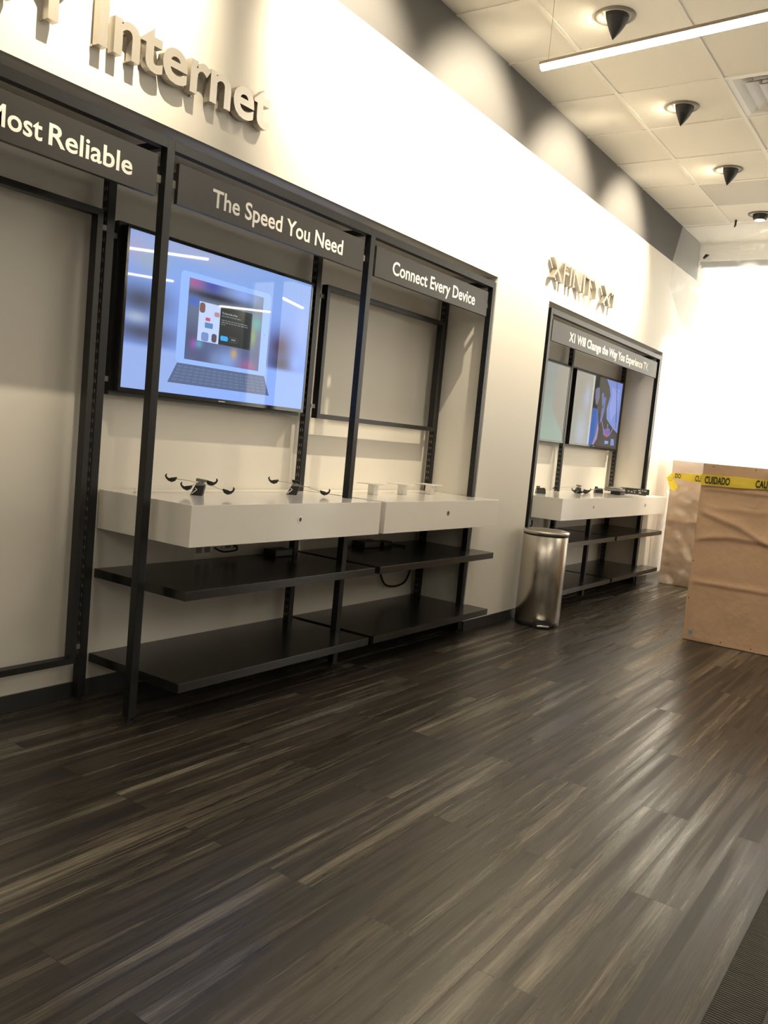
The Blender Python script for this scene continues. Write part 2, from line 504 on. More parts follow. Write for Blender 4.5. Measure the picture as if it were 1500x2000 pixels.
# the farthest one is a tilted eyeball whose lamp face shows
t = thing('eyeball_downlight', 'small black eyeball downlight with bright lamp face near the plastic sheeting', 'ceiling light', (.72, 4.66, ZC))
c = (.72, 4.66, ZC)
k = MB(); k.lathe(c, [(.100, 0), (.100, -.006), (.095, -.009), (.086, -.009), (.080, -.004)], 40); k.build('trim_ring', M['ring'], t)
k = MB(); k.lathe(c, [(.084, -.005), (.06, -.007), (.0005, -.007)], 32); k.build('baffle', M['recess'], t)
k = MB(); k.lathe(c, [(.062, -.006), (.060, -.03), (.050, -.048), (.036, -.052)], 32); k.build('eyeball', M['hood'], t)
k = MB(); k.lathe((.72, 4.66, ZC), [(.040, -.053), (.0005, -.054)], 24); k.build('lamp_face', M['lens2'], t)
li = bpy.data.lights.new('eyeball_beam', 'SPOT'); li.energy = SPOT_W * 2.4; li.color = WARM; li.spot_size = math.radians(56); li.spot_blend = .7; li.shadow_soft_size = .025
lo = bpy.data.objects.new('eyeball_beam', li); COL.objects.link(lo); lo.parent = t; lo.location = (-.01, 0, -.075)
lo.rotation_euler = Vector((-.42, .50, -2.25)).to_track_quat('-Z', 'Y').to_euler()

def pendant(a, b, label, wires=(.02, .98), group='linear pendant lights'):
    a, b = Vector(a), Vector(b)
    t = thing('linear_pendant_light', label, 'pendant light', a, group)
    d = (b - a).normalized(); sd = Vector((0, 0, 1)).cross(d).normalized()
    k = MB(); r = .021
    ring = [(r * math.cos(q), r * math.sin(q)) for q in [PI * i / 12 for i in range(12, 25)]]
    ends = [[p + sd * (u * 1.0) + Vector((0, 0, v)) for u, v in ring] for p in (a, b)]
    for i in range(12):
        k.poly([ends[0][i], ends[0][i + 1], ends[1][i + 1], ends[1][i]])
    k.poly(ends[0]); k.poly(ends[1][::-1])
    k.build('diffuser', M['pendant'], t)
    k = MB()
    q = [p + sd * s_ * .0225 + Vector((0, 0, z)) for p in (a - d * .004, b + d * .004) for s_ in (-1, 1) for z in (0, .014)]
    i0 = len(k.v); k.v += [tuple(v) for v in q]
    for f in ((0, 1, 3, 2), (4, 6, 7, 5), (0, 4, 5, 1), (2, 3, 7, 6), (0, 2, 6, 4), (1, 5, 7, 3)):
        k.f.append(f); k.m.append(0); k.smooth.append(False)
    k.build('housing', M['pendant_body'], t)
    for w in wires:
        p = a.lerp(b, w); k = MB(); k.tube([(p.x, p.y, a.z + .012), (p.x, p.y, ZC)], .0011, 6); k.build('wire', M['wire'], t)
    return t
pd = Vector((.9963, -.086, 0))
a = Vector((.588, .523, 2.955))
pendant(a, a + pd * 2.44, 'glowing linear pendant hung on thin wires under the white tile ceiling', (.012, .97))
for p, q, lim, lb in (((4.75, 2.9, 2.95), (4.20, 3.54, 2.95), 2.44, 'nearest the big screen'), ((6.3, 3.75, 2.95), (5.90, 4.53, 2.95), 1.5, 'behind the first of that row'),
                      ((5.69, 5.30, 2.75), (5.23, 5.72, 2.75), .70, 'short and hung lower by the window'), ((4.15, 4.74, 2.75), (4.41, 5.44, 2.75), .75, 'short, pointing at the window')):
    p, q = Vector(p), Vector(q); d = (p - q).normalized()
    pendant(q, q + d * lim, 'added unseen linear pendant out in the shop floor, %s' % lb, (.1, .9))
for x, y, lb in ((4.4, -1.2, 'beside the viewer'), (4.4, -2.6, 'second beside the viewer'), (4.4, -4.0, 'level with the viewer'), (.9, -4.6, 'behind the viewer'), (.9, -5.8, 'farthest behind the viewer')):  # extra unseen pendants, added to brighten the counter fronts and the wrapped counter
    pendant((x, y, 2.955), (x + 2.44, y - .2, 2.955), 'added unseen linear pendant out in the shop floor, %s' % lb, (.05, .95))

# air diffuser in its tile
t = thing('ceiling_air_diffuser', 'square white louvred air diffuser set in the ceiling grid', 'air vent', (vent_x + TILE / 2, vent_y + TILE / 2, ZC))
def louvre_ring(half0, half1, z0, z1):
    k = MB(); cx, cy = vent_x + TILE / 2, vent_y + TILE / 2
    a = [(cx + sx * half0, cy + sy * half0, ZC + z0) for sx, sy in ((-1, -1), (1, -1), (1, 1), (-1, 1))]
    b = [(cx + sx * half1, cy + sy * half1, ZC + z1) for sx, sy in ((-1, -1), (1, -1), (1, 1), (-1, 1))]
    for i in range(4):
        j = (i + 1) % 4; k.poly([a[i], a[j], b[j], b[i]])
        k.poly([(a[i][0], a[i][1], a[i][2] + .003), (a[j][0], a[j][1], a[j][2] + .003), (b[j][0], b[j][1], b[j][2] + .003), (b[i][0], b[i][1], b[i][2] + .003)])
    return k
louvre_ring(.300, .262, -.004, .002).build('frame', M['louver'], t)
louvre_ring(.262, .180, .002, .036).build('throat', M['louver'], t)
box('added_back_plate', (vent_x + TILE / 2 - .20, vent_x + TILE / 2 + .20, vent_y + TILE / 2 - .20, vent_y + TILE / 2 + .20, ZC + .040, ZC + .045), M['louver'], t)  # added plate that lightens the throat behind the louvres
louvre_ring(.205, .140, -.002, .030).build('louvre', M['louver'], t)
louvre_ring(.140, .085, .004, .032).build('louvre', M['louver'], t)
louvre_ring(.085, .050, .008, .034).build('louvre', M['louver'], t)
cx, cy = vent_x + TILE / 2, vent_y + TILE / 2
box('centre_plate', (cx - .05, cx + .05, cy - .05, cy + .05, ZC + .008, ZC + .012), M['louver'], t)

# flat grey panel in its tile
px, py = XT + .015, YT + 4 * TILE + .015
t = thing('ceiling_panel', 'flat grey panel filling one ceiling tile near the far end', 'ceiling panel', (px + .29, py + .29, ZC))
k = MB(); k.box(px, px + TILE - .03, py, py + TILE - .03, ZC - .004, ZC + .001); k.build('panel_face', M['panel'], t)

# small black hook and clip at the ceiling by the sheeting
k = MB(); k.tube([(.49, 4.80, ZC), (.49, 4.80, ZC - .045), (.486, 4.79, ZC - .062)], [.010, .009, .006], 8)
tag(k.build('ceiling_hook', M['black'], loc=(.49, 4.80, ZC)), 'small black hook hanging from the ceiling in front of the plastic sheeting', 'hook')
k = MB(); k.tube([(.245, 4.835, 3.045), (.268, 4.815, 3.062), (.275, 4.85, 3.07)], [.012, .016, .010], 8)
tag(k.build('sheeting_clip', M['black'], loc=(.26, 4.85, 3.05)), 'small black clip gripping the plastic sheeting high near the corner', 'clip')

# ------------------------------------------------------------------ display racks
def slots(mb, x0, x1, y, z0, z1, mi, step=.038):
    """two columns of punched slots on the near side of a post"""
    z = z0; i = 0
    while z < z1:
        for xa in (x0 + .0095, x1 - .0125):
            mb.box(xa, xa + .0028, y - .0006, y + .001, z, z + .0135, mi)
        if i % 3 == 1:
            mb.box((x0 + x1) / 2 - .0015, (x0 + x1) / 2 + .0015, y - .0006, y + .001, z + .016, z + .019, mi)
        z += step * (1.0 + .0 * i); i += 1

def post(t, x1, y0, top, slotted=True, foot=True, bot=.022, dark=False):
    k = MB(); k.box(x1 - P, x1, y0, y0 + P, bot, top)
    o = k.build('post', M['steel'], t, bevel=.0012)
    if slotted:
        s_ = MB(); slots(s_, x1 - P, x1, y0, .20, top - .12, 0)
        so = s_.build('slot', M['black' if dark else 'lit_slot'], o); so['kind'] = 'stuff'
    if foot:
        k = MB(); c = (x1 - P / 2, y0 + P / 2, 0)
        k.lathe(c, [(.0005, .008), (.016, .008), (.016, 0), (.0005, 0)], 16, smooth=False); k.lathe(c, [(.006, .024), (.006, .008)], 10)
        k.build('leveling_foot', M['rubber'], o)
    return o

BEAM_T, BEAM_B = 2.142, 2.106
RX = -.312            # front of the rear posts
def rack(name, label, front, rear, loc, group=None):
    t = thing(name, label, 'display rack', loc, group)
    for y in front: post(t, 0.0, y, BEAM_T, dark=True)
    for y in rear: post(t, RX, y, BEAM_T)
    k = MB()
    ys = sorted(front)
    for a, b in zip(ys, ys[1:]):
        k.box(-P, 0, a + P, b, BEAM_B, BEAM_T)
    k.build('top_rail', M['steel'], t)
    k = MB(); ys = sorted(rear)
    for a, b in zip(ys, ys[1:]):
        k.box(RX - P, RX, a + P, b, BEAM_B, BEAM_T)
    k.build('top_rail', M['steel'], t)
    for y in front:
        k = MB(); k.box(RX, -P, y + .006, y + P - .006, BEAM_B + .004, BEAM_T - .004); k.build('cross_rail', M['steel'], t)
    return t
F1 = (-2.40, -1.150, .099, 1.356); R1 = (-2.40, -1.150, .099, 1.356)
rack1 = rack('display_rack', 'long dark metal display rack in the nearer wall niche, three bays with low shelves', F1, R1, (0, -.5, 0))
F2 = (2.215, 4.705); R2 = (2.215, 3.415, 4.705)
rack2 = rack('display_rack', 'dark metal display rack in the farther wall niche behind the trash can', F2, R2, (0, 3.47, 0))
k = MB(); k.box(-P, 0, 3.410, 3.410 + P, .022, .684); o = k.build('post', M['steel'], rack2, bevel=.0012)

def notch(x1, y, g=.0035):
    return [(x1 - P - g, y - g), (x1 + g, y - g), (x1 + g, y + P + g), (x1 - P - g, y + P + g)]
XF, XB = .155, DN + .006
def outline(y0, y1, right_wall=None):
    if right_wall and y1 > right_wall:
        return [(XB, y0), (XF, y0), (XF, y1), (.004, y1), (.004, right_wall - .004), (XB, right_wall - .004)]
    return [(XB, y0), (XF, y0), (XF, y1), (XB, y1)]
def shelf(t, y0, y1, zt, posts, rw=None):
    hs = []
    for y in posts:
        if y0 < y < y1:
            hs += [notch(0.0, y), notch(RX, y)]
    plate(outline(y0, y1, rw), hs, zt - .036, zt, 'shelf', M['shelf'], t)
for z in (.524, .174):
    shelf(rack1, -1.055, .166, z, F1); shelf(rack1, .209, 1.423, z, F1, N1[1])
    hs3 = 3.410
    plate(outline(2.41, 3.595), [notch(0, 3.410), notch(RX, 3.415)], z - .036, z, 'shelf', M['shelf'], rack2)
    plate(outline(3.64, 4.885, N2[1]), [notch(0, 4.705), notch(RX, 4.705)], z - .036, z, 'shelf', M['shelf'], rack2)

def counter(y0, y1, posts, label, locks, rw=None, rear=None):
    t = thing('display_counter', label, 'display counter', (-.1, (y0 + y1) / 2, .689), 'white counters on the display racks')
    hs = [notch(0.0, y) for y in posts if y0 < y < y1] + [notch(RX, y) for y in (rear or posts) if y0 < y < y1]
    plate(outline(y0, y1, rw), hs, .689, .847, 'body', M['counter'], t, .0015)
    for yl in locks:
        k = MB()
        n = 24
        for r0, r1, xx, mi in ((.0135, .0100, XF + .002, 0),):
            for i in range(n):
                p0, p1 = 2 * PI * i / n, 2 * PI * (i + 1) / n
                f = lambda r, q, x_: (x_, yl + r * math.cos(q), .778 + r * math.sin(q))
                k.poly([f(r0, p0, XF), f(r0, p1, XF), f(r0, p1, xx), f(r0, p0, xx)])
                k.poly([f(r0, p0, xx), f(r0, p1, xx), f(r1, p1, xx), f(r1, p0, xx)])
                k.poly([f(r1, p0, xx), f(r1, p1, xx), f(r1 * .9, p1, XF + .0005), f(r1 * .9, p0, XF + .0005)])
        lk = k.build('lock', M['chrome'], t)
        k = MB(); k.poly([(XF + .0008, yl + .0092 * math.cos(2 * PI * i / 20), .778 + .0092 * math.sin(2 * PI * i / 20)) for i in range(20)])
        k.box(XF + .0008, XF + .0014, yl - .0008, yl + .0008, .773, .783, 1)
        k.build('lock_core', [M['lockhole'], M['black']], lk)
    # shallow hatch lines along the back of the top
    k = MB(); za = .8474
    yb1 = min(y1, (rw or y1)) - .03
    k.box(-.262, -.2595, y0 + .06, yb1, .847, za); k.build('cable_hatch', M['grey'], t)
    return t
c1 = counter(-1.055, .166, F1, 'white gloss counter under the bright big television, left of the post', (-.434,))
c2 = counter(.209, 1.423, F1, 'white gloss counter carrying three small white plinths', (.820,), N1[1])
c3 = counter(2.41, 4.90, F2, 'long white gloss counter in the farther niche behind the trash can', (3.022, 4.284), N2[1], R2)

# ------------------------------------------------------------------ header signs
XS = -.010
def header_sign(y0, y1, body, ty0, ty1, label, z0=1.931, z1=2.0745, weight=.016):
    t = thing('header_sign', label, 'sign', (XS, (y0 + y1) / 2, z0), 'header signs across the racks')
    k = MB(); k.box(XS - .018, XS, y0, y1, z0, z1); k.build('panel', M['sign'], t, bevel=.0008)
    full, _ = text_verts(body, weight); xa = min(p.x for p in full); xb = max(p.x for p in full); pos = 0
    for wd in body.split(' '):
        end, _ = text_verts(body[:pos + len(wd)], weight); one, _ = text_verts(wd, weight)
        w1 = max(p.x for p in end); w0 = w1 - (max(p.x for p in one) - min(p.x for p in one)); pos += len(wd) + 1
        k = MB(); f = lambda q: ty0 + (q - xa) / (xb - xa) * (ty1 - ty0)
        ya_, yb_ = (-1.815, -1.630) if wd == 'Most' else (f(w0), f(w1))
        lettering(k, wd, (XS + .0009, 0, 0), (0, 1, 0), (0, 0, 1), ya_, yb_, 1.9685, 2.0345, weight)
        k.build('lettering', M['letter'], t)
    for a, b in ((y0 - .0305, y0 + .004), (y1 - .004, y1 + .0305)):
        k = MB(); k.box(XS - .024, XS - .014, a, b, 1.985, 2.012); k.build('bracket', M['grey'], t)
    return t
header_sign(-2.335, -1.180, 'Most Reliable', -1.853, -1.287, 'grey header sign reading Most Reliable, cut off at the left edge')
header_sign(-1.082, .065, 'The Speed You Need', -.912, -.098, 'grey header sign reading The Speed You Need')
header_sign(.165, 1.322, 'Connect Every Device', .312, 1.168, 'grey header sign reading Connect Every Device')
header_sign(2.285, 4.670, 'X1 Will Change the Way You Experience TV.', 2.59, 4.42, 'long grey header sign of the farther rack about experience of TV', weight=.030)

# ------------------------------------------------------------------ raised metal letters on the wall
LX0, LX1 = .010, .040
def wall_word(body, u0, u1, v0, v1, weight, labels, group):
    """every letter is its own object; positions follow the spacing of the word"""
    full, _ = text_verts(body, weight)
    xa = min(p.x for p in full); xb = max(p.x for p in full)
    rv, _ = text_verts('I', weight); ya = min(p.y for p in rv); yb = max(p.y for p in rv)
    su = (u1 - u0) / (xb - xa); sv = (v1 - v0) / (yb - ya)
    li = 0
    for i, ch in enumerate(body):
        if ch == ' ': continue
        pre, _ = text_verts(body[:i + 1], weight); one, fs = text_verts(ch, weight, .5)
        right = max(p.x for p in pre); w1 = max(p.x for p in one); lx = min(p.x for p in one)
        if ch == '1':                                   # a one with a flag
            wd = w1 - lx; hh = yb - ya
            k = MB(); Y = lambda q: u0 + (right - w1 - xa + q) * su; Z = lambda q: v0 + (q - ya) * sv
            outline_ = [(w1 - .10, ya), (w1, ya), (w1, yb), (w1 - .09, yb), (w1 - .26, yb - .12), (w1 - .26, yb - .24), (w1 - .10, yb - .13)]
            n = len(outline_)
            k.poly([(LX1, Y(a), Z(b)) for a, b in outline_]); k.poly([(LX0, Y(a), Z(b)) for a, b in outline_][::-1])
            for j in range(n):
                a, b = outline_[j], outline_[(j + 1) % n]
                k.poly([(LX0, Y(a[0]), Z(a[1])), (LX0, Y(b[0]), Z(b[1])), (LX1, Y(b[0]), Z(b[1])), (LX1, Y(a[0]), Z(a[1]))])
        else:
            k = MB()
            for p in one:
                k.v.append(((LX0 + LX1) / 2 + p.z * (LX1 - LX0), u0 + (p.x + right - w1 - xa) * su, v0 + (p.y - ya) * sv))
            k.f = list(fs); k.m = [0] * len(fs); k.smooth = [False] * len(fs)
        ymid = sum(v[1] for v in k.v) / len(k.v); zmin = min(v[2] for v in k.v)
        for zz in (v0 + (v1 - v0) * .12, v0 + (v1 - v0) * .5):      # stand-off pin ends hidden behind the letter
            near = min(k.v, key=lambda v: abs(v[2] - zz) + abs(v[1] - ymid) * .2)
            k.box(0, LX0 + .002, near[1] - .003, near[1] + .003, near[2] - .003, near[2] + .003)
        o = k.build('wall_letter', M['metal_letter'], loc=(LX0, ymid, zmin))
        tag(o, labels[li], 'letter', group); li += 1
big = ['large raised metal letter %s' % s_ for s_ in (
    'X, first of the large wall sign', 'F, second of the large wall sign', 'I after the F of the large wall sign', 'N of the large wall sign',
    'I before the T of the large wall sign', 'T, cut off at the top left corner', 'Y, cut off near the top left corner',
    'capital I of the word Internet', 'n right after the capital I of Internet', 't, first of the two in Internet', 'e, first of the two in Internet',
    'r of Internet', 'n after the r of Internet', 'e near the end of Internet', 't, last letter of Internet')]
def text_w(b_, w_):
    q, _ = text_verts(b_, w_); return max(p.x for p in q) - min(p.x for p in q)
su_ = (1.487 - .690) / text_w('Internet', .022)
xr_ = -1.648 + su_ * text_w('Y', .022) / 2
wall_word('XFINITY', xr_ - su_ * text_w('XFINITY', .022), xr_, 2.312, 2.478, .022, big[:7], 'large raised letters over the nearer rack')
wall_word('Internet', -1.487, -.690, 2.312, 2.478, .022, big[7:], 'large raised letters over the nearer rack')
small = ['small raised metal letter %s of the farther wall sign' % s_ for s_ in (
    'X, first', 'F, second', 'I after the F', 'N', 'I before the T', 'T', 'Y', 'X before the numeral', '1, the numeral at the end')]
wall_word('XFINITY X1', 2.075, 3.262, 2.318, 2.448, .004, small, 'small raised letters over the farther rack')

# ------------------------------------------------------------------ mounting frames and televisions
FX0, FX1 = RX + .002, RX + .040
def mount_frame(y0, y1, z0, z1, label, depth=(FX0 - .02, FX1 - .02), wid=.024):
    t = thing('mounting_frame', label, 'frame', (depth[0], (y0 + y1) / 2, z0), 'black mounting frames between the rear posts')
    a, b = depth
    k = MB(); k.box(a, b, y0, y1, z1 - wid, z1); k.build('top_bar', M['frame'], t)
    k = MB(); k.box(a, b, y0, y1, z0, z0 + wid); k.build('bottom_bar', M['frame'], t)
    for ya in (y0, y1 - wid):
        k = MB(); k.box(a, b, ya, ya + wid, z0 + wid, z1 - wid); k.build('side_bar', M['frame'], t)
    for za in (z0 + .05, z1 - .07):
        for ya, yb in ((y0 - .030, y0), (y1, y1 + .030)):
            k = MB(); k.box(a + .012, a + .020, ya, yb, za, za + .02); k.build('bracket', M['grey'], t)
    return t
mount_frame(-2.335, -1.182, .172, 1.904, 'tall black open frame at the left edge of the picture')
mount_frame(-1.082, .066, 1.226, 1.893, 'black frame around the bright big television', (-.356, -.330))
mount_frame(.166, 1.324, 1.224, 1.896, 'empty black frame on the wall right of the big television')
mount_frame(2.282, 3.383, 1.228, 1.890, 'black frame around the dull grey screen in the farther niche', (-.356, -.330))
mount_frame(3.482, 4.673, 1.228, 1.890, 'black frame around the blue picture screen in the farther niche', (-.356, -.330))

def gauss_mesh(k, x, y0, y1, z0, z1, nu, nv, fn, mi):
    """a gridded picture; returns vertex colours in order"""
    base = len(k.v); cols = []
    for i in range(nu + 1):
        for j in range(nv + 1):
            y, z = y0 + (y1 - y0) * i / nu, z0 + (z1 - z0) * j / nv
            k.v.append((x, y, z)); cols.append(fn(y, z))
    for i in range(nu):
        for j in range(nv):
            a = base + i * (nv + 1) + j
            k.f.append((a, a + nv + 1, a + nv + 2, a + 1)); k.m.append(mi); k.smooth.append(False)
    return base, cols

def television(y0, y1, z0, z1, xf, label, group=None, bez=.011):
    t = thing('television', label, 'television', (xf, (y0 + y1) / 2, z0), group)
    k = MB(); k.box(xf - .030, xf - .004, y0, y1, z0, z1); k.build('housing', M['black'], t)
    k = MB()
    k.box(xf - .004, xf + .003, y0, y1, z0, z0 + bez * 1.5); k.box(xf - .004, xf + .003, y0, y1, z1 - bez, z1)
    k.box(xf - .004, xf + .003, y0, y0 + bez, z0 + bez * 1.5, z1 - bez); k.box(xf - .004, xf + .003, y1 - bez, y1, z0 + bez * 1.5, z1 - bez)
    k.build('bezel', M['blackgloss'], t)
    return t

def mixc(a, b, t): return tuple(a[i] + (b[i] - a[i]) * t for i in range(3))
def sm(a, b, x):
    t = max(0, min(1, (x - a) / (b - a))); return t * t * (3 - 2 * t)
def blob(c, y, z, cy, cz, ry, rz, col, w=1.0):
    return mixc(c, col, w * math.exp(-((y - cy) / ry) ** 2 - ((z - cz) / rz) ** 2))

XT1 = RX + .013
tv = television(-1.064, .058, 1.243, 1.880, XT1, 'big bright television showing a white tablet with a grey keyboard')
def pic1(y, z):
    c = mixc((.26, .42, 1.0), (.25, .40, .80), sm(1.5, 1.86, z))
    c = blob(c, y, z, -1.03, 1.80, .10, .06, (.42, .40, .62), .8)
    c = blob(c, y, z, -.93, 1.77, .08, .05, (.36, .44, .50), .8)
    c = blob(c, y, z, -.70, 1.85, .25, .04, (.42, .45, .62), .7)
    c = blob(c, y, z, -.98, 1.61, .17, .07, (.075, .08, .10), .95)
    c = blob(c, y, z, -.96, 1.485, .22, .055, (.085, .09, .13), .97)
    c = blob(c, y, z, -1.00, 1.54, .06, .02, (.42, .50, .66), .9)
    c = blob(c, y, z, -.15, 1.54, .105, .085, (.085, .05, .09), .97)
    c = blob(c, y, z, -.13, 1.46, .12, .05, (.06, .045, .07), .9)
    c = blob(c, y, z, .0, 1.66, .05, .10, (.35, .48, .85), .6)
    c = blob(c, y, z, -.02, 1.48, .045, .05, (.25, .42, .95), .9)
    tbl = mixc((.33, .46, .84), (.29, .46, 1.0), sm(-.95, -.45, y))
    return mixc(tbl, c, sm(1.427, 1.437, z))
def pic_tablet(y, z):
    c = mixc((.10, .13, .26), (.17, .22, .30), sm(1.45, 1.74, z))
    c = blob(c, y, z, -.70, 1.735, .05, .03, (.45, .13, .36), .9)
    c = blob(c, y, z, -.60, 1.735, .07, .035, (.06, .07, .42), .9)
    c = blob(c, y, z, -.42, 1.735, .10, .04, (.28, .42, .90), .9)
    c = blob(c, y, z, -.58, 1.69, .20, .018, (.02, .02, .03), .95)
    c = blob(c, y, z, -.705, 1.655, .04, .02, (.07, .16, .60), .9)
    c = blob(c, y, z, -.71, 1.50, .05, .05, (.10, .09, .16), .7)
    c = blob(c, y, z, -.69, 1.478, .02, .018, (.34, .10, .50), .9)
    c = blob(c, y, z, -.66, 1.482, .018, .016, (.12, .42, .55), .9)
    c = blob(c, y, z, -.32, 1.62, .035, .03, (.10, .40, .38), .9)
    c = blob(c, y, z, -.335, 1.56, .015, .04, (.26, .38, .12), .9)
    c = blob(c, y, z, -.49, 1.43, .08, .05, (.24, .38, .78), .9)
    c = blob(c, y, z, -.45, 1.467, .02, .022, (.60, .40, .16), .9)
    c = blob(c, y, z, -.36, 1.425, .05, .025, (.36, .13, .30), .9)
    c = blob(c, y, z, -.65, 1.425, .04, .03, (.10, .11, .22), .7)
    c = blob(c, y, z, -.56, 1.43, .03, .025, (.20, .28, .48), .7)
    return c
LC = {}
def lc(name, col, k=1.0):
    if name not in LC: LC[name] = lcd('screen_' + name, col, k)
    return LC[name]
k = MB(); mats = []; cols = {}
def add_m(m):
    if m not in mats: mats.append(m)
    return mats.index(m)
pm = lcd_attr('screen_picture', 1.0)
b0, cc = gauss_mesh(k, XT1 + .0005, -1.054, .048, 1.259, 1.870, 90, 60, pic1, add_m(pm)); cols[b0] = cc
X1 = XT1 + .0005
def flat(pts, d, m): k.poly([(X1 + d, y, z) for y, z in pts], add_m(m))
def rrect(y0, y1, z0, z1, r, n=5):
    out = []
    for cy, cz, a in ((y1 - r, z1 - r, 0), (y0 + r, z1 - r, 1), (y0 + r, z0 + r, 2), (y1 - r, z0 + r, 3)):
        for i in range(n + 1):
            q = PI / 2 * (a + i / n); out.append((cy + r * math.cos(q), cz + r * math.sin(q)))
    return out
white = lc('tablet_white', (.33, .52, 1.0)); 
flat([(-.774, 1.389), (-.242, 1.391), (-.198, 1.304), (-.819, 1.304)], .0003, lc('keyboard', (.105, .150, .275)))
flat(rrect(-.785, -.235, 1.391, 1.770, .022), .0006, white)
b0, cc = gauss_mesh(k, X1 + .0009, -.738, -.285, 1.4095, 1.7465, 50, 38, pic_tablet, add_m(pm)); cols[b0] = cc
flat([(-.674, 1.496), (-.550, 1.496), (-.550, 1.661), (-.674, 1.661)], .0012, lc('poster', (.55, .68, .98)))
flat([(-.550, 1.497), (-.351, 1.497), (-.351, 1.661), (-.550, 1.661)], .0012, lc('card', (.030, .036, .036)))
# plain coloured patches on the poster
flat(rrect(-.672, -.640, 1.615, 1.657, .012), .0015, lc('patch_brown', (.22, .12, .11)))
flat(rrect(-.652, -.610, 1.498, 1.535, .010), .0015, lc('patch_blue', (.20, .30, .62)))
flat(rrect(-.592, -.562, 1.500, 1.536, .010), .0015, lc('patch_dark', (.10, .09, .13)))
flat(rrect(-.585, -.553, 1.610, 1.630, .007), .0015, lc('patch_rose', (.50, .28, .32)))
flat(rrect(-.634, -.607, 1.585, 1.599, .003), .0015, lc('patch_red', (.62, .10, .16)))
flat(rrect(-.636, -.589, 1.555, 1.578, .004), .0015, lc('patch_steel', (.12, .26, .50)))
flat(rrect(-.540, -.494, 1.515, 1.536, .008), .0015, lc('button_blue', (.05, .42, .95)))
for dz in ((1.5155, 1.5167), (1.5357, 1.5369)): flat([(-.486, dz[0]), (-.434, dz[0]), (-.434, dz[1]), (-.486, dz[1])], .0015, lc('outline', (.13, .16, .18)))
for dy in ((-.4895, -.4883), (-.4312, -.4300)): flat([(dy[0], 1.519), (dy[1], 1.519), (dy[1], 1.533), (dy[0], 1.533)], .0015, lc('outline', (.13, .16, .18)))
tm = add_m(lc('card_text', (.50, .56, .60)))
lettering(k, 'The Secret Life of Pets', (X1 + .0015, 0, 0), (0, 1, 0), (0, 0, 1), -.540, -.445, 1.630, 1.638, .01, 0, tm)
gm = lc('card_lines', (.22, .25, .27))
for z, y1 in ((1.6215, -.42), (1.603, -.377), (1.594, -.374), (1.585, -.517)):
    y = -.540
    while y < y1:
        w = random.uniform(.008, .022); flat([(y, z - .0018), (min(y + w, y1), z - .0018), (min(y + w, y1), z + .0018), (y, z + .0018)], .0015, gm); y += w + .004
flat(rrect(-.474, -.446, 1.523, 1.530, .002), .0016, gm)
flat(rrect(-.2645, -.2605, 1.578, 1.582, .0019), .0009, lc('camera_dot', (.02, .02, .04)))
# keyboard keys
km = lc('keys', (.14, .19, .33))
for r in range(5):
    z0 = 1.315 + r * .0142; e = (z0 - 1.304) / .086
    ya, yb = -.805 + .040 * e, -.212 - .040 * e
    for c_ in range(16):
        y0 = ya + (yb - ya) * c_ / 16; flat([(y0 + .004, z0), (y0 + (yb - ya) / 16 - .004, z0), (y0 + (yb - ya) / 16 - .004, z0 + .008), (y0 + .004, z0 + .008)], .0005, km)
def paint(o, cols):
    me = o.data; at = me.color_attributes.new('picture', 'FLOAT_COLOR', 'POINT')
    for b, cs in cols.items():
        for i, c_ in enumerate(cs): at.data[b + i].color = (*c_, 1)
paint(k.build('screen', mats, tv), cols)
k = MB(); k.box(XT1 + .003, XT1 + .0034, -.524, -.484, 1.2478, 1.2518); k.build('badge', M['silver'], tv)

# the two screens of the farther niche
XT2 = RX + .013
tv2 = television(2.300, 3.365, 1.246, 1.874, XT2, 'dull television with painted teal reflection in the farther niche, left of the two')
def refl2(y, z):  # window reflection painted into the glow of the dull screen
    edge = 3.13 + .28 * sm(1.55, 1.25, z) + .04 * sm(1.6, 1.85, z) - .045
    teal = mixc((.10, .20, .16), (.07, .11, .11), sm(1.28, 1.75, z))
    return mixc(teal, (.12, .105, .08), sm(edge - .02, edge + .02, y) if z < 1.6 else sm(edge - .08, edge + .08, y))
k = MB(); mats = []; cols = {}
b0, cc = gauss_mesh(k, XT2 + .0005, 2.311, 3.354, 1.2625, 1.863, 90, 50, refl2, add_m(pm)); cols[b0] = cc
paint(k.build('screen', mats, tv2), cols)

tv3 = television(3.500, 4.655, 1.246, 1.874, XT2, 'television with a blue and grey picture in the farther niche, right of the two')
DY = -.035
def pic_refl3(y, z):
    y -= DY
    c = mixc((.09, .10, .08), (.08, .08, .06), sm(1.3, 1.8, z))
    c = blob(c, y, z, 3.83, 1.66, .07, .10, (.14, .20, .42), .8)  # left part: reflected window painted into the picture
    c = blob(c, y, z, 3.76, 1.36, .13, .16, (.17, .25, .36), .8)
    c = mixc(c, (.050, .047, .045), sm(3.955, 3.965, y))
    c = mixc(c, (.085, .078, .062), sm(4.06, 4.09, y) * sm(1.5, 1.6, z))
    return c
k = MB(); mats = []; cols = {}
b0, cc = gauss_mesh(k, XT2 + .0005, 3.511, 4.644, 1.2625, 1.863, 120, 50, pic_refl3, add_m(pm)); cols[b0] = cc
def flat3(pts, d, m): k.poly([(XT2 + .0005 + d, y + DY, min(max(z, 1.2635), 1.862)) for y, z in pts], add_m(m))
flat3([(4.243, 1.862), (4.670, 1.862), (4.672, 1.399), (4.534, 1.436), (4.344, 1.512), (4.322, 1.604), (4.379, 1.726), (4.337, 1.797)], .0003, lc('denim_light', (.20, .27, .62)))
flat3([(4.40, 1.80), (4.62, 1.80), (4.60, 1.60), (4.45, 1.50), (4.39, 1.62), (4.42, 1.72)], .0005, lc('denim_pale', (.27, .34, .72)))
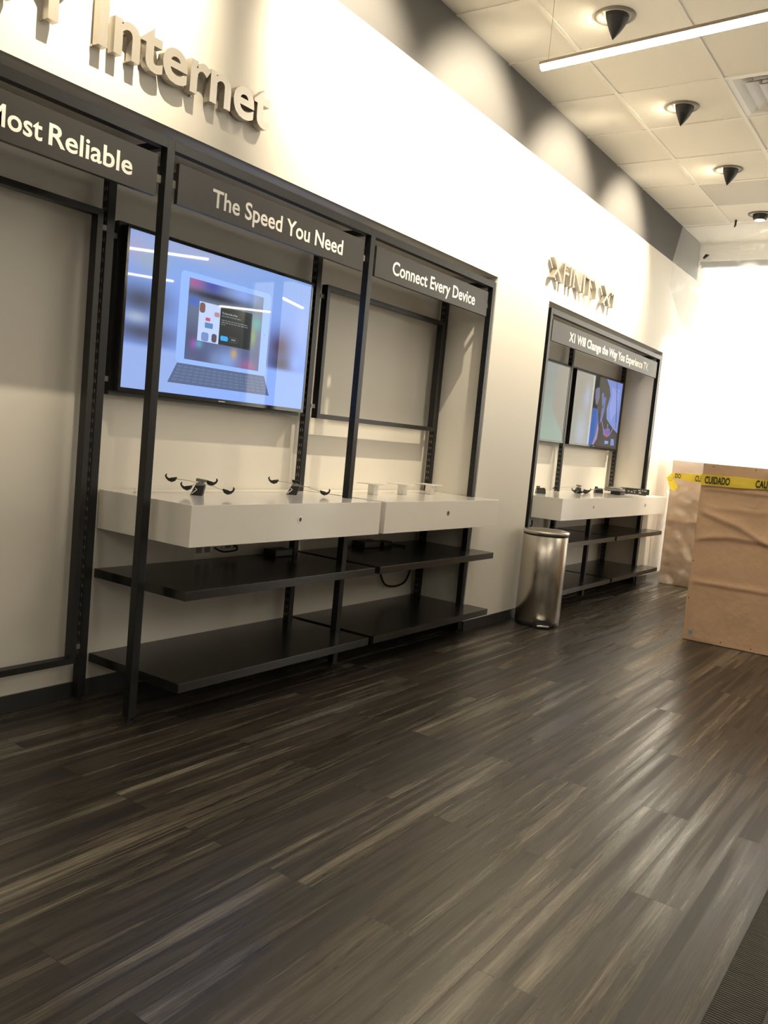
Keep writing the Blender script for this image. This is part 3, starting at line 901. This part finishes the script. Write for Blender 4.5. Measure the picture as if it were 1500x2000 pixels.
for a_, b_ in (((4.50, 1.86), (4.60, 1.50)), ((4.45, 1.79), (4.66, 1.76)), ((4.55, 1.70), (4.60, 1.44))):
    flat3([a_, (a_[0] + .018, a_[1]), (b_[0] + .018, b_[1]), b_], .0007, lc('denim_shadow', (.10, .13, .36)))
flat3([(3.984, 1.588), (4.104, 1.580), (4.159, 1.462), (4.083, 1.255), (3.940, 1.255), (3.950, 1.40)], .0003, lc('shirt_blue', (.075, .15, .42)))
flat3([(4.000, 1.745), (4.05, 1.77), (4.094, 1.766), (4.112, 1.684), (4.08, 1.62), (4.045, 1.615), (4.01, 1.67)], .0003, lc('grey_mauve', (.21, .20, .29)))
flat3([(4.138, 1.473), (4.175, 1.414), (4.162, 1.322), (4.091, 1.255), (4.055, 1.27), (4.12, 1.36)], .0005, lc('mauve', (.34, .26, .40)))
flat3([(4.288, 1.415), (4.461, 1.432), (4.483, 1.37), (4.400, 1.346), (4.304, 1.366)], .0003, lc('violet', (.15, .13, .42)))
flat3([(4.340, 1.385), (4.440, 1.375), (4.420, 1.355), (4.360, 1.35)], .0005, lc('red', (.45, .10, .16)))
flat3([(4.16, 1.72), (4.20, 1.74), (4.235, 1.66), (4.20, 1.60)], .0003, lc('denim_mid', (.16, .19, .40)))
flat3([(4.23, 1.70), (4.28, 1.70), (4.27, 1.60), (4.23, 1.59)], .0003, lc('denim_mid', (.16, .19, .40)))
flat3([(4.20, 1.60), (4.27, 1.60), (4.24, 1.50), (4.19, 1.46)], .0003, lc('denim_mid', (.16, .19, .40)))
for a_, b_ in (((4.21, 1.50), (4.33, 1.37)), ((4.38, 1.47), (4.40, 1.42)), ((4.60, 1.50), (4.47, 1.38))):
    flat3([a_, (a_[0] + .015, a_[1]), (b_[0] + .015, b_[1]), b_], .0006, lc('mauve', (.34, .26, .40)))
flat3([(4.36, 1.315), (4.46, 1.315), (4.46, 1.29), (4.37, 1.285)], .0003, lc('denim_pale', (.27, .34, .72)))
flat3([(4.52, 1.34), (4.60, 1.34), (4.62, 1.28), (4.52, 1.28)], .0003, lc('denim_light', (.20, .27, .62)))
paint(k.build('screen', mats, tv3), cols)
k = MB(); k.box(XT2 + .003, XT2 + .0034, 4.04, 4.08, 1.2508, 1.2548); k.build('badge', M['silver'], tv3)

# ------------------------------------------------------------------ security stands, plinths and devices on the counters
ZT = .847
RGT = Vector((.82, .57, 0)).normalized(); DEP = Vector((-.57, .82, 0)).normalized()
def at(base, r, d, z): return Vector(base) + RGT * r + DEP * d + Vector((0, 0, z))

def claw(mb, p, right, size=1.0):
    """a padded jaw with an upturned hook"""
    pts = [(-.020, .006), (-.010, -.002), (.002, -.006), (.014, -.005), (.023, .002), (.027, .011), (.023, .018)]
    rs = [.0028, .0085, .0100, .0062, .0044, .0040, .0020]
    q = [Vector(p) + RGT * (u * right * size) + Vector((0, 0, v * size)) for u, v in pts]
    mb.tube(q, [r * size for r in rs], 8)

def claw_stand(base, label, arms, led=False, tilt=0.012):
    base = Vector(base)
    t = thing('security_stand', label, 'security stand', base, 'black security stands with claws')
    k = MB()
    b0 = [at(base, r, d, 0) for r, d in ((-.024, -.018), (.024, -.018), (.024, .018), (-.024, .018))]
    b1 = [at(base, r + tilt, d, .042) for r, d in ((-.019, -.014), (.020, -.014), (.020, .016), (-.019, .016))]
    k.poly(b0[::-1]); k.poly(b1)
    for i in range(4):
        j = (i + 1) % 4; k.poly([b0[i], b0[j], b1[j], b1[i]])
    k.build('pedestal', M['black'], t, bevel=.003)
    k = MB(); c = at(base, tilt + .001, 0, .042)
    k.lathe(c, [(.0005, 0), (.019, 0), (.021, .003), (.021, .006), (.017, .009), (.012, .010), (.012, .014), (.0005, .014)], 20)
    k.build('swivel', M['grey'], t)
    k = MB(); c = at(base, tilt + .002, 0, .056)
    hd = [c + RGT * r + DEP * d + Vector((0, 0, z)) for r, d, z in ((-.020, -.010, .003), (.020, -.010, 0), (.020, .012, 0), (-.020, .012, .003), (-.019, -.010, .015), (.020, -.010, .011), (.020, .012, .011), (-.019, .012, .015))]
    for f in ((3, 2, 1, 0), (4, 5, 6, 7), (0, 1, 5, 4), (1, 2, 6, 5), (2, 3, 7, 6), (3, 0, 4, 7)): k.poly([hd[i] for i in f])
    k.build('mounting_head', M['grey'] if not led else M['black'], t, bevel=.002)
    hub = at(base, tilt, 0, .052)
    for (r, d, z, s_) in arms:
        e = at(base, r, d, z); k = MB()
        k.tube([hub, hub.lerp(e, .5) + Vector((0, 0, .002)), e - RGT * s_ * .014], .0012, 6)
        ar = k.build('arm', M['silver'], t)
        k = MB(); claw(k, e, s_); k.build('claw', M['black'], ar)
    k = MB(); k.tube([at(base, -.004, -.020, .030), at(base, .004, -.024, .026), at(base, -.004, -.026, .018), at(base, -.012, -.022, .012), at(base, -.018, -.02, .004)], .0022, 6)
    k.build('coiled_cable', M['white_plastic'], t)
    if led:
        k = MB(); k.lathe(at(base, .026, -.010, .034), [(.0005, .003), (.0028, .0015), (.003, 0), (.0028, -.0015), (.0005, -.003)], 10); k.build('status_light', M['led'], t)
        k = MB(); k.tube([at(base, .022, 0, .036), at(base, .034, .004, .042), at(base, .075, .03, .043), at(base, .085, .03, .040)], .0013, 6); k.build('arm', M['silver'], t)
    return t
claw_stand((-.160, -.738, ZT), 'black security stand with four claw arms, left on the nearer counter',
           [(-.108, .0, .060, -1), (.045, .045, .056, 1), (.128, -.01, .030, 1), (-.034, -.035, .034, -1)])
claw_stand((-.165, -.128, ZT), 'black security stand with a blue status light by the slotted post',
           [(-.088, .0, .058, -1), (.012, .050, .060, 1), (.150, .05, .022, 1)], led=True, tilt=.016)
claw_stand((-.170, 3.490, ZT), 'small black security stand with folded claws on the farther counter',
           [(-.190, .12, .020, -1), (.06, -.02, .018, 1), (.02, -.03, .020, 1), (-.03, -.03, .024, -1)], tilt=.004)

# loose cable stub and dropped claw
k = MB(); k.tube([(-.25, -.985, ZT), (-.25, -.985, ZT + .016), (-.246, -.978, ZT + .019)], [.005, .004, .003], 8)
tag(k.build('cable_grommet', M['white_plastic'], loc=(-.25, -.985, ZT)), 'tiny white cable grommet behind the nearest post on the counter', 'grommet')
k = MB(); claw(k, (-.22, 3.98 - .16, ZT + .0165), 1, 1.3); k.tube([(-.225, 3.77, ZT + .006), (-.24, 3.72, ZT + .003), (-.25, 3.66, ZT + .003)], .0025, 6)
tag(k.build('loose_claw', M['black'], loc=(-.22, 3.82, ZT)), 'loose black claw with its wire lying on the farther counter', 'security claw')

def dock(base, label, r=0.0):
    base = Vector(base)
    t = thing('device_dock', label, 'device dock', base, 'small black device docks on the farther counter')
    k = MB()
    lo = [at(base, a, b, 0) for a, b in ((-.036, -.030), (.036, -.030), (.036, .030), (-.036, .030))]
    hi = [at(base, a, b, z) for a, b, z in ((-.030, -.020, .030), (.034, -.020, .034), (.034, .026, .045), (-.030, .026, .040))]
    k.poly(lo[::-1]); k.poly(hi)
    for i in range(4):
        j = (i + 1) % 4; k.poly([lo[i], lo[j], hi[j], hi[i]])
    k.build('cradle', M['black'], t, bevel=.003)
    k = MB(); c = [at(base, a, b, z) for a, b, z in ((-.030, .012, .040), (-.004, .012, .043), (-.004, .024, .056), (-.030, .024, .054))]
    c2 = [v + DEP * .006 for v in c]
    k.poly(c); k.poly(c2[::-1])
    for i in range(4):
        j = (i + 1) % 4; k.poly([c[j], c[i], c2[i], c2[j]])
    k.build('backstop', M['black'], t)
    return t
dock((-.165, 2.735, ZT), 'small black device dock at the left end of the farther counter')
dock((-.180, 4.000, ZT), 'small black device dock in the middle of the farther counter')

t = thing('coiled_cable_bundle', 'tangle of black adapter and silver cable beside the black receiver box', 'cable', (-.06, 4.14, ZT))
k = MB(); k.box(-.10, -.01, 4.08, 4.20, ZT, ZT + .030); k.build('adapter', M['black'], t, bevel=.006)
for i in range(4):
    k = MB(); pts = []
    for j in range(24):
        q = 2 * PI * j / 23 * 1.2 + i; rr = .07 + .02 * math.sin(3 * q + i)
        pts.append((-.07 + rr * .8 * math.cos(q), 4.12 + rr * 1.5 * math.sin(q), ZT + .036 + .007 * i + .004 * math.sin(5 * q)))
    k.tube(pts, .0035, 6); k.build('cable', M['silver'] if i % 2 else M['grey'], t)
k = MB(); k.tube([(-.12, 4.05, ZT + .05), (-.2, 3.95, ZT + .03), (-.27, 3.86, ZT + .006)], .003, 6); k.build('cable', M['silver'], t)

# receiver box, its connector side facing the room
t = thing('receiver_box', 'flat black receiver box with rear sockets showing, on the farther counter', 'receiver', (-.05, 4.58, ZT))
def obox(k, u0, u1, w0, w1, z0, z1, f=None):
    i = len(k.v); k.v += [tuple(f(u, w, z)) for u in (u0, u1) for w in (w0, w1) for z in (z0, z1)]
    for q in ((0, 1, 3, 2), (4, 6, 7, 5), (0, 4, 5, 1), (2, 3, 7, 6), (0, 2, 6, 4), (1, 5, 7, 3)):
        k.f.append(tuple(i + a for a in q)); k.m.append(0); k.smooth.append(False)
def rb(u, w, z): return Vector((-.098, 4.462, ZT)) + Vector((.743, .669, 0)) * u + Vector((-.669, .743, 0)) * w + Vector((0, 0, z))
k = MB(); obox(k, 0, .235, 0, .108, .005, .058, rb); k.build('case', M['black'], t, bevel=.004)
for u in (.02, .20):
    k = MB(); obox(k, u, u + .016, .02, .036, 0, .006, rb); k.build('rubber_foot', M['rubber'], t)
for u, z, w_ in ((.025, .026, .014), (.055, .022, .014), (.080, .034, .008), (.096, .034, .008), (.088, .018, .008), (.122, .038, .026), (.160, .038, .012), (.182, .036, .024), (.132, .018, .022)):
    k = MB(); obox(k, u, u + w_, -.003, .002, z, z + .010, rb); k.build('socket', M['silver'], t)

# three white plinths
def plinth(base, yaw, label):
    t = thing('display_plinth', label, 'display plinth', base, 'small white T shaped plinths')
    bx, by, bz = base
    k = MB(); k.box(bx - .020, bx + .020, by - .020, by + .020, bz, bz + .056); k.build('stem', M['white_plastic'], t, bevel=.002)
    k = MB(); c, s_ = math.cos(yaw), math.sin(yaw)
    pts = [(u * c - v * s_, u * s_ + v * c) for u, v in ((-.062, -.055), (.062, -.055), (.062, .055), (-.062, .055))]
    lo = [(bx + a - .01, by + b, bz + .056) for a, b in pts]; hi = [(a, b, bz + .0605) for a, b, _ in lo]
    k.poly(lo[::-1]); k.poly(hi)
    for i in range(4):
        j = (i + 1) % 4; k.poly([lo[i], lo[j], hi[j], hi[i]])
    k.build('top_plate', M['white_plastic'], t)
    return t
for (y, lb) in ((.512, 'small white T shaped plinth nearest the post, leftmost of three'), (.802, 'small white T shaped plinth in the middle of three'), (1.098, 'small white T shaped plinth farthest right of three')):
    plinth((-.145, y, ZT), math.radians(0), lb)

# ------------------------------------------------------------------ sockets, cables and adapters below the counters
def outlet(y, z, label):
    t = thing('power_outlet', label, 'power outlet', (DN, y, z), 'power outlets under the counter')
    k = MB(); k.box(DN, DN + .006, y - .057, y + .057, z - .057, z + .057); k.build('cover_plate', M['white_plastic'], t, bevel=.002)
    for dy in (-.026, .026):
        for dz in (-.024, .024):
            k = MB(); k.box(DN + .006, DN + .009, y + dy - .017, y + dy + .017, z + dz - .015, z + dz + .015); so = k.build('socket', M['grey'], t, bevel=.001)
    return t
outlet(-.468, .592, 'white double power outlet on the wall under the left counter')
outlet(-.285, .605, 'white power outlet with a plugged black cord under the left counter')
def cable(pts, r, label, mat_='rubber'):
    k = MB(); P_ = [Vector(p) for p in pts]; out = []
    for i in range(len(P_) - 1):
        p0, p1, p2, p3 = P_[max(i - 1, 0)], P_[i], P_[i + 1], P_[min(i + 2, len(P_) - 1)]
        for j in range(8):
            s_ = j / 8; out.append(.5 * ((2 * p1) + (p2 - p0) * s_ + (2 * p0 - 5 * p1 + 4 * p2 - p3) * s_ * s_ + (3 * p1 - p0 - 3 * p2 + p3) * s_ ** 3))
    out.append(P_[-1]); k.tube(out, r, 8)
    return tag(k.build('power_cable', M[mat_], loc=pts[0]), label, 'cable')
cable([(DN + .012, -.285, .59), (DN + .05, -.29, .565), (DN + .03, -.36, .555), (DN + .02, -.41, .575)], .004, 'black cord plugged into the outlet under the left counter')
cable([(DN + .02, .985, .40), (DN + .025, .985, .33), (DN + .03, 1.04, .268), (DN + .03, 1.15, .250), (DN + .03, 1.25, .268), (DN + .025, 1.305, .33), (DN + .02, 1.32, .40)], .0065, 'black cable loop hanging below the middle shelf on the right')
def adapter(b, label):
    k = MB(); k.box(*b)
    return tag(k.build('power_adapter', M['black'], loc=((b[0] + b[1]) / 2, (b[2] + b[3]) / 2, b[4]), bevel=.006), label, 'power adapter', 'black power adapters on the middle shelves')
adapter((-.34, -.26, -.10, .03, .5245, .560), 'black power adapter on the middle shelf, left bay')
adapter((-.36, -.27, .66, .82, .5245, .562), 'black power adapter on the middle shelf right of the post')
adapter((-.33, -.26, .84, .93, .5245, .556), 'smaller black power adapter on the middle shelf, right bay')
cable([(-.30, .93, .533), (-.26, .98, .531), (-.22, 1.00, .531), (-.20, .96, .531)], .005, 'short black cord lying on the middle shelf, right bay')
cable([(DN + .03, 3.48, .688), (DN + .03, 3.47, .60), (DN + .02, 3.46, .53)], .008, 'pale cable dropping behind the middle shelf of the farther rack', 'white_plastic')
cable([(-.30, 2.52, .66), (-.24, 2.62, .61), (-.22, 2.75, .59), (-.28, 2.90, .62)], .005, 'black cord drooping under the left end of the farther counter')

# ------------------------------------------------------------------ step bin
BX, BY, BR = .188, 2.11, .150
t = thing('trash_can', 'round brushed steel pedal trash can against the wall between the niches', 'trash can', (BX, BY, 0))
k = MB(); k.lathe((BX, BY, 0), [(.0005, .002), (BR - .006, .002), (BR - .002, .006), (BR - .002, .030), (BR - .006, .032)], 56); k.build('base_ring', M['black'], t)
k = MB(); k.lathe((BX, BY, 0), [(BR - .003, .030), (BR, .032), (BR, .605), (BR - .004, .610)], 72); k.build('body', M['stainless'], t)
k = MB(); k.lathe((BX, BY, 0), [(BR - .004, .608), (BR + .001, .609), (BR + .001, .617), (BR - .004, .618)], 72); k.build('rim', M['black'], t)
k = MB(); k.lathe((BX, BY, 0), [(BR - .002, .618), (BR + .004, .620), (BR + .005, .632), (BR + .001, .640), (BR - .010, .643), (BR - .022, .641), (BR - .030, .638), (.06, .640), (.0005, .641)], 72)
k.build('lid', M['stainless'], t)
pa = Vector((.60, -.80, 0)).normalized(); ps = Vector((.80, .60, 0))
k = MB(); q = Vector((BX, BY, 0)) + pa * (BR - .006)
def pb(u, w, z): return q + ps * u + pa * w + Vector((0, 0, z))
obox(k, -.060, .060, -.004, .010, .004, .046, pb); k.build('pedal_housing', M['black'], t)
k = MB(); obox(k, -.040, .040, .004, .040, .014, .026, pb); k.build('pedal', M['chrome'], t, bevel=.002)

# ------------------------------------------------------------------ paper-wrapped counters and caution tape
def fold(d, w, h):
    if d > 0: return h * max(0.0, 1 - d / (w * 3)) ** 2
    return h * max(0.0, 1 + d / w)
def poly_z(x, pts):
    for (xa, za), (xb, zb) in zip(pts, pts[1:]):
        if x <= xb: return za + (zb - za) * max(0, (x - xa)) / (xb - xa)
    return pts[-1][1]
K0, K1, KY0, KY1, KZ = 1.022, 2.30, 2.622, 3.30, 1.186
F_ = [([(1.0, 1.022), (2.3, 1.02)], .018, .009), ([(1.0, .885), (1.28, .80), (1.50, .70), (2.3, .62)], .03, .014),
      ([(1.0, .672), (1.12, .705), (1.25, .722), (1.48, .715), (2.3, .70)], .025, .013), ([(1.0, .398), (1.5, .398), (2.3, .39)], .015, .010),
      ([(1.0, .93), (1.15, .90), (1.5, .905), (2.3, .93)], .03, .006)]
def kfront(u, v):
    x = K0 + (K1 - K0) * u; z = .004 + (KZ - .004) * v
    d = sum(fold(z - poly_z(x, p), w, h) for p, w, h in F_)
    d += .008 * noise.noise(Vector((x * 3.1, 0, z * 3.7))) + .004 * noise.noise(Vector((x * 9, 3, z * 7)))
    e = min(1, min(u * (K1 - K0), (1 - u) * (K1 - K0)) / .05) * min(1, (KZ - z) / .03, z / .03 + .2)
    return (x + .004 * noise.noise(Vector((0, 7, z * 6))) * (1 - e), KY0 - 1.5 * d * e, z)
t = thing('paper_wrapped_counter', 'tall counter wrapped in creased brown kraft paper at the right edge', 'wrapped counter', ((K0 + K1) / 2, KY0, 0))
k = MB(); k.grid(kfront, 90, 110)
k.poly([(K0, KY0, .004), (K0, KY1, .004), (K0, KY1, KZ), (K0, KY0, KZ)]); k.poly([(K1, KY0, .004), (K1, KY0, KZ), (K1, KY1, KZ), (K1, KY1, .004)])
k.poly([(K0, KY0, KZ), (K0, KY1, KZ), (K1, KY1, KZ), (K1, KY0, KZ)]); k.poly([(K0, KY1, .004), (K1, KY1, .004), (K1, KY1, KZ), (K0, KY1, KZ)])
k.build('paper_wrap', M['kraft'], t)
k = MB(); k.box(K0 + .004, K1 - .004, KY0 + .012, KY1 - .01, 0, KZ - .01); k.build('counter_body', M['white_wall'], t)
def on_front(x, z, d=.002):
    p = kfront((x - K0) / (K1 - K0), (z - .004) / (KZ - .004)); return (p[0], p[1] - d, p[2])
def patch(x, z, w, h, name, m, d, ragged=.0):
    k = MB(); n = 14
    k.poly([on_front(x + w * math.cos(2 * PI * i / n) * (1 + random.uniform(-ragged, ragged)), z + h * math.sin(2 * PI * i / n) * (1 + random.uniform(-ragged, ragged)), d) for i in range(n)][::-1])
    return k.build(name, m, t)
for x, z in ((1.342, .946), (1.330, .482)):
    k = MB(); k.poly([on_front(a, b, .004) for a, b in ((x - .030, z - .010), (x + .024, z - .018), (x + .032, z - .004), (x + .020, z + .012), (x - .026, z + .010))]); k.build('torn_patch', M['kraft_torn'], t)
for x, z in ((1.087, 1.170), (1.349, 1.172), (1.034, .535), (1.036, .284), (1.271, .026), (1.459, .022)):
    patch(x, z, .0045, .0035, 'staple', M['ink'], .003)
k = MB(); k.poly([on_front(a, b, .003) for a, b in ((1.050, .032), (1.100, .030), (1.100, .078), (1.050, .078))]); st = k.build('sticker', M['sticker'], t)
k = MB(); k.poly([on_front(a, b, .0036) for a, b in ((1.062, .042), (1.088, .041), (1.088, .068), (1.062, .068))]); k.build('print', M['sticker_mark'], st)

# caution tape across its front
t = thing('caution_tape', 'yellow caution tape across the near brown paper counter', 'caution tape', (K0, KY0 - .02, 1.05), 'yellow caution tapes')
TZ = lambda x: 1.0785 + .018 * (x - 1.0)
def tape_front(u, v):
    x = K0 - .002 + (K1 - K0 + .004) * u; z = TZ(x) + (v - .5) * (.072 - .016 * sm(1.22, 1.5, x))
    return (x, KY0 - .022 - .003 * noise.noise(Vector((x * 8, 0, v * 2))) - .003 * math.sin(x * 21 + v * 2), z)
k = MB(); k.grid(tape_front, 80, 6); k.build('tape_band', M['yellow'], t)
for wd, a, b in (('CUIDADO', 1.048, 1.205), ('CAUTION', 1.362, 1.52), ('CUIDADO', 1.68, 1.84), ('CAUTION', 2.0, 2.16)):
    k = MB(); lettering(k, wd, (0, KY0 - .0285, 0), (1, 0, .018), (0, 0, 1), a, b, TZ(0) - .0235, TZ(0) + .0245, .028); k.build('lettering', M['ink'], t)

# the farther wrapped counter, behind the sheeting
Q0, Q1, QY0, QY1, QZ = .108, 1.15, 5.14, 5.50, 1.200
def qfront(u, v):
    x = Q0 + (Q1 - Q0) * u; z = .004 + (QZ - .004) * v
    d = .012 * noise.noise(Vector((x * 4, 5, z * 5))) + .010 * abs(noise.noise(Vector((x * 7 + z * 4, 1, z * 9 - x * 3)))) + fold(z - .62, .02, .01)
    e = min(1, u * (Q1 - Q0) / .04, (1 - u) / .05, (QZ - z) / .03)
    return (x, QY0 - d * max(0, e), z)
t = thing('paper_wrapped_counter', 'pale brown paper wrapped counter behind the clear plastic sheeting', 'wrapped counter', ((Q0 + Q1) / 2, QY0, 0))
k = MB(); k.grid(qfront, 60, 70)
k.poly([(Q0, QY0, .004), (Q0, QY1, .004), (Q0, QY1, QZ), (Q0, QY0, QZ)]); k.poly([(Q1, QY0, .004), (Q1, QY0, QZ), (Q1, QY1, QZ), (Q1, QY1, .004)])
k.poly([(Q0, QY0, QZ), (Q0, QY1, QZ), (Q1, QY1, QZ), (Q1, QY0, QZ)]); k.poly([(Q0, QY1, .004), (Q1, QY1, .004), (Q1, QY1, QZ), (Q0, QY1, QZ)])
k.build('paper_wrap', M['kraft'], t)
k = MB(); k.box(Q0 + .004, Q1 - .004, QY0 + .014, QY1 - .01, 0, QZ - .01); k.build('counter_body', M['white_wall'], t)

# clear plastic sheeting: taped along the left wall corner, hung from the ceiling, loose at the floor
LE = [(.006, 4.875, 3.352), (.006, 4.70, 3.00), (.006, 4.695, 2.78), (.095, 4.92, 2.44), (.115, 4.95, 2.20), (.125, 4.985, 1.30), (.095, 5.03, .90), (.030, 5.06, .35), (.012, 5.05, .012)]
def left_edge(z):
    for a, b in zip(LE, LE[1:]):
        if z >= b[2]:
            s_ = (a[2] - z) / (a[2] - b[2]); return Vector((a[0] + (b[0] - a[0]) * s_, a[1] + (b[1] - a[1]) * s_, z))
    return Vector(LE[-1])
def sheet(u, v):
    z = 3.352 - v * (3.352 - .008)
    e = left_edge(z)
    x = e.x + (3.4 - e.x) * (u ** 1.5)
    far = 4.90 + .17 * v
    w = math.exp(-(x - e.x) / .16)
    y = far + (e.y - far) * w
    a = (1 - w)
    y += a * (.030 * noise.noise(Vector((x * 2.2 + z * .35, 0, z * .55))) + .014 * noise.noise(Vector((x * 6.5 - z * 1.3, 2, z * 1.6))))
    if z < 1.1: y += a * .055 * (1.1 - z) * noise.noise(Vector((x * 9 + z * 5, 8, z * 8 - x * 3)))
    return (x, min(y, 5.105), z)
k = MB(); k.grid(sheet, 110, 120)
tag(k.build('plastic_sheeting', M['film'], loc=(.3, 4.95, 0)), 'clear plastic sheeting hung from ceiling to floor in front of the bright window', 'plastic sheet')

# caution tape over the sheeting, its end folded down
t = thing('caution_tape', 'short yellow caution tape with a folded hanging end on the far brown paper counter', 'caution tape', (.15, 5.09, 1.05), 'yellow caution tapes')
TY = 4.985
def tz2(x): return 1.054 - .02 * (x - .165)
def sheet_y(x, z):
    best = min(((sheet(i / 400, (3.352 - z) / 3.344)) for i in range(0, 260)), key=lambda p: abs(p[0] - x)); return best[1]
def tape2(u, v):
    x = .165 + .95 * u; z = tz2(x) + (v - .5) * (.050 + .026 * sm(.165, .38, x))
    return (x, sheet_y(x, z) - .006, z)
k = MB(); k.grid(tape2, 40, 4); k.build('tape_band', M['yellow'], t)
k = MB()
pts = [(.105, 1.032), (.150, 1.078), (.190, 1.075), (.178, 1.02), (.225, .950), (.196, .908), (.150, .925)]
yy = min(sheet_y(x, z) for x, z in pts) - .012
k.poly([(x, yy + .004 * i % .008, z) for i, (x, z) in enumerate(pts)][::-1]); k.build('tape_end', M['yellow'], t)
yl = min(sheet_y(x, 1.05) for x in (.17, .2, .25, .3, .36, .4, .44)) - .010
k = MB(); lettering(k, 'DO', (0, yl, 0), (1, 0, -.02), (0, 0, 1), .185, .240, 1.036, 1.080, .02); k.build('lettering', M['ink'], t)
k = MB(); lettering(k, 'CUIDADO', (0, yl, 0), (1, 0, -.02), (0, 0, 1), .372, .55, 1.028, 1.082, .02); k.build('lettering', M['ink'], t)
u = Vector((.62, 0, .78)).normalized(); v = Vector((-.78, 0, .62)).normalized()
k = MB(); lettering(k, 'CU', (.150, yy - .004, .995), u, v, 0, .050, 0, .038, .0); k.build('lettering', M['sticker_mark'], t)

# ------------------------------------------------------------------ entrance mat and pale strip at the lower right
t = thing('entrance_mat', 'dark ribbed entrance mat strip at the bottom right corner', 'mat', (2.21, -1.0, 0))
k = MB(); k.box(2.157, 2.262, -4.2, .9, 0, .004)
k.build('mat_base', M['rubber'], t)
k = MB(); y = -2.6
while y < .3:
    k.box(2.159, 2.260, y, y + .0045, .004, .0068); y += .0085
o = k.build('rib', M['mat_rib'], t); o['kind'] = 'stuff'
k = MB(); k.box(2.262, 2.270, -4.2, .9, 0, .009); k.build('border', M['black'], t)
tag(box('floor_strip', (2.271, 2.42, -4.2, .9, 0, .005), M['strip'], loc=(2.345, -1.6, 0)), 'pale floor strip past the dark mat, only its edge showing at the bottom right', 'floor strip')
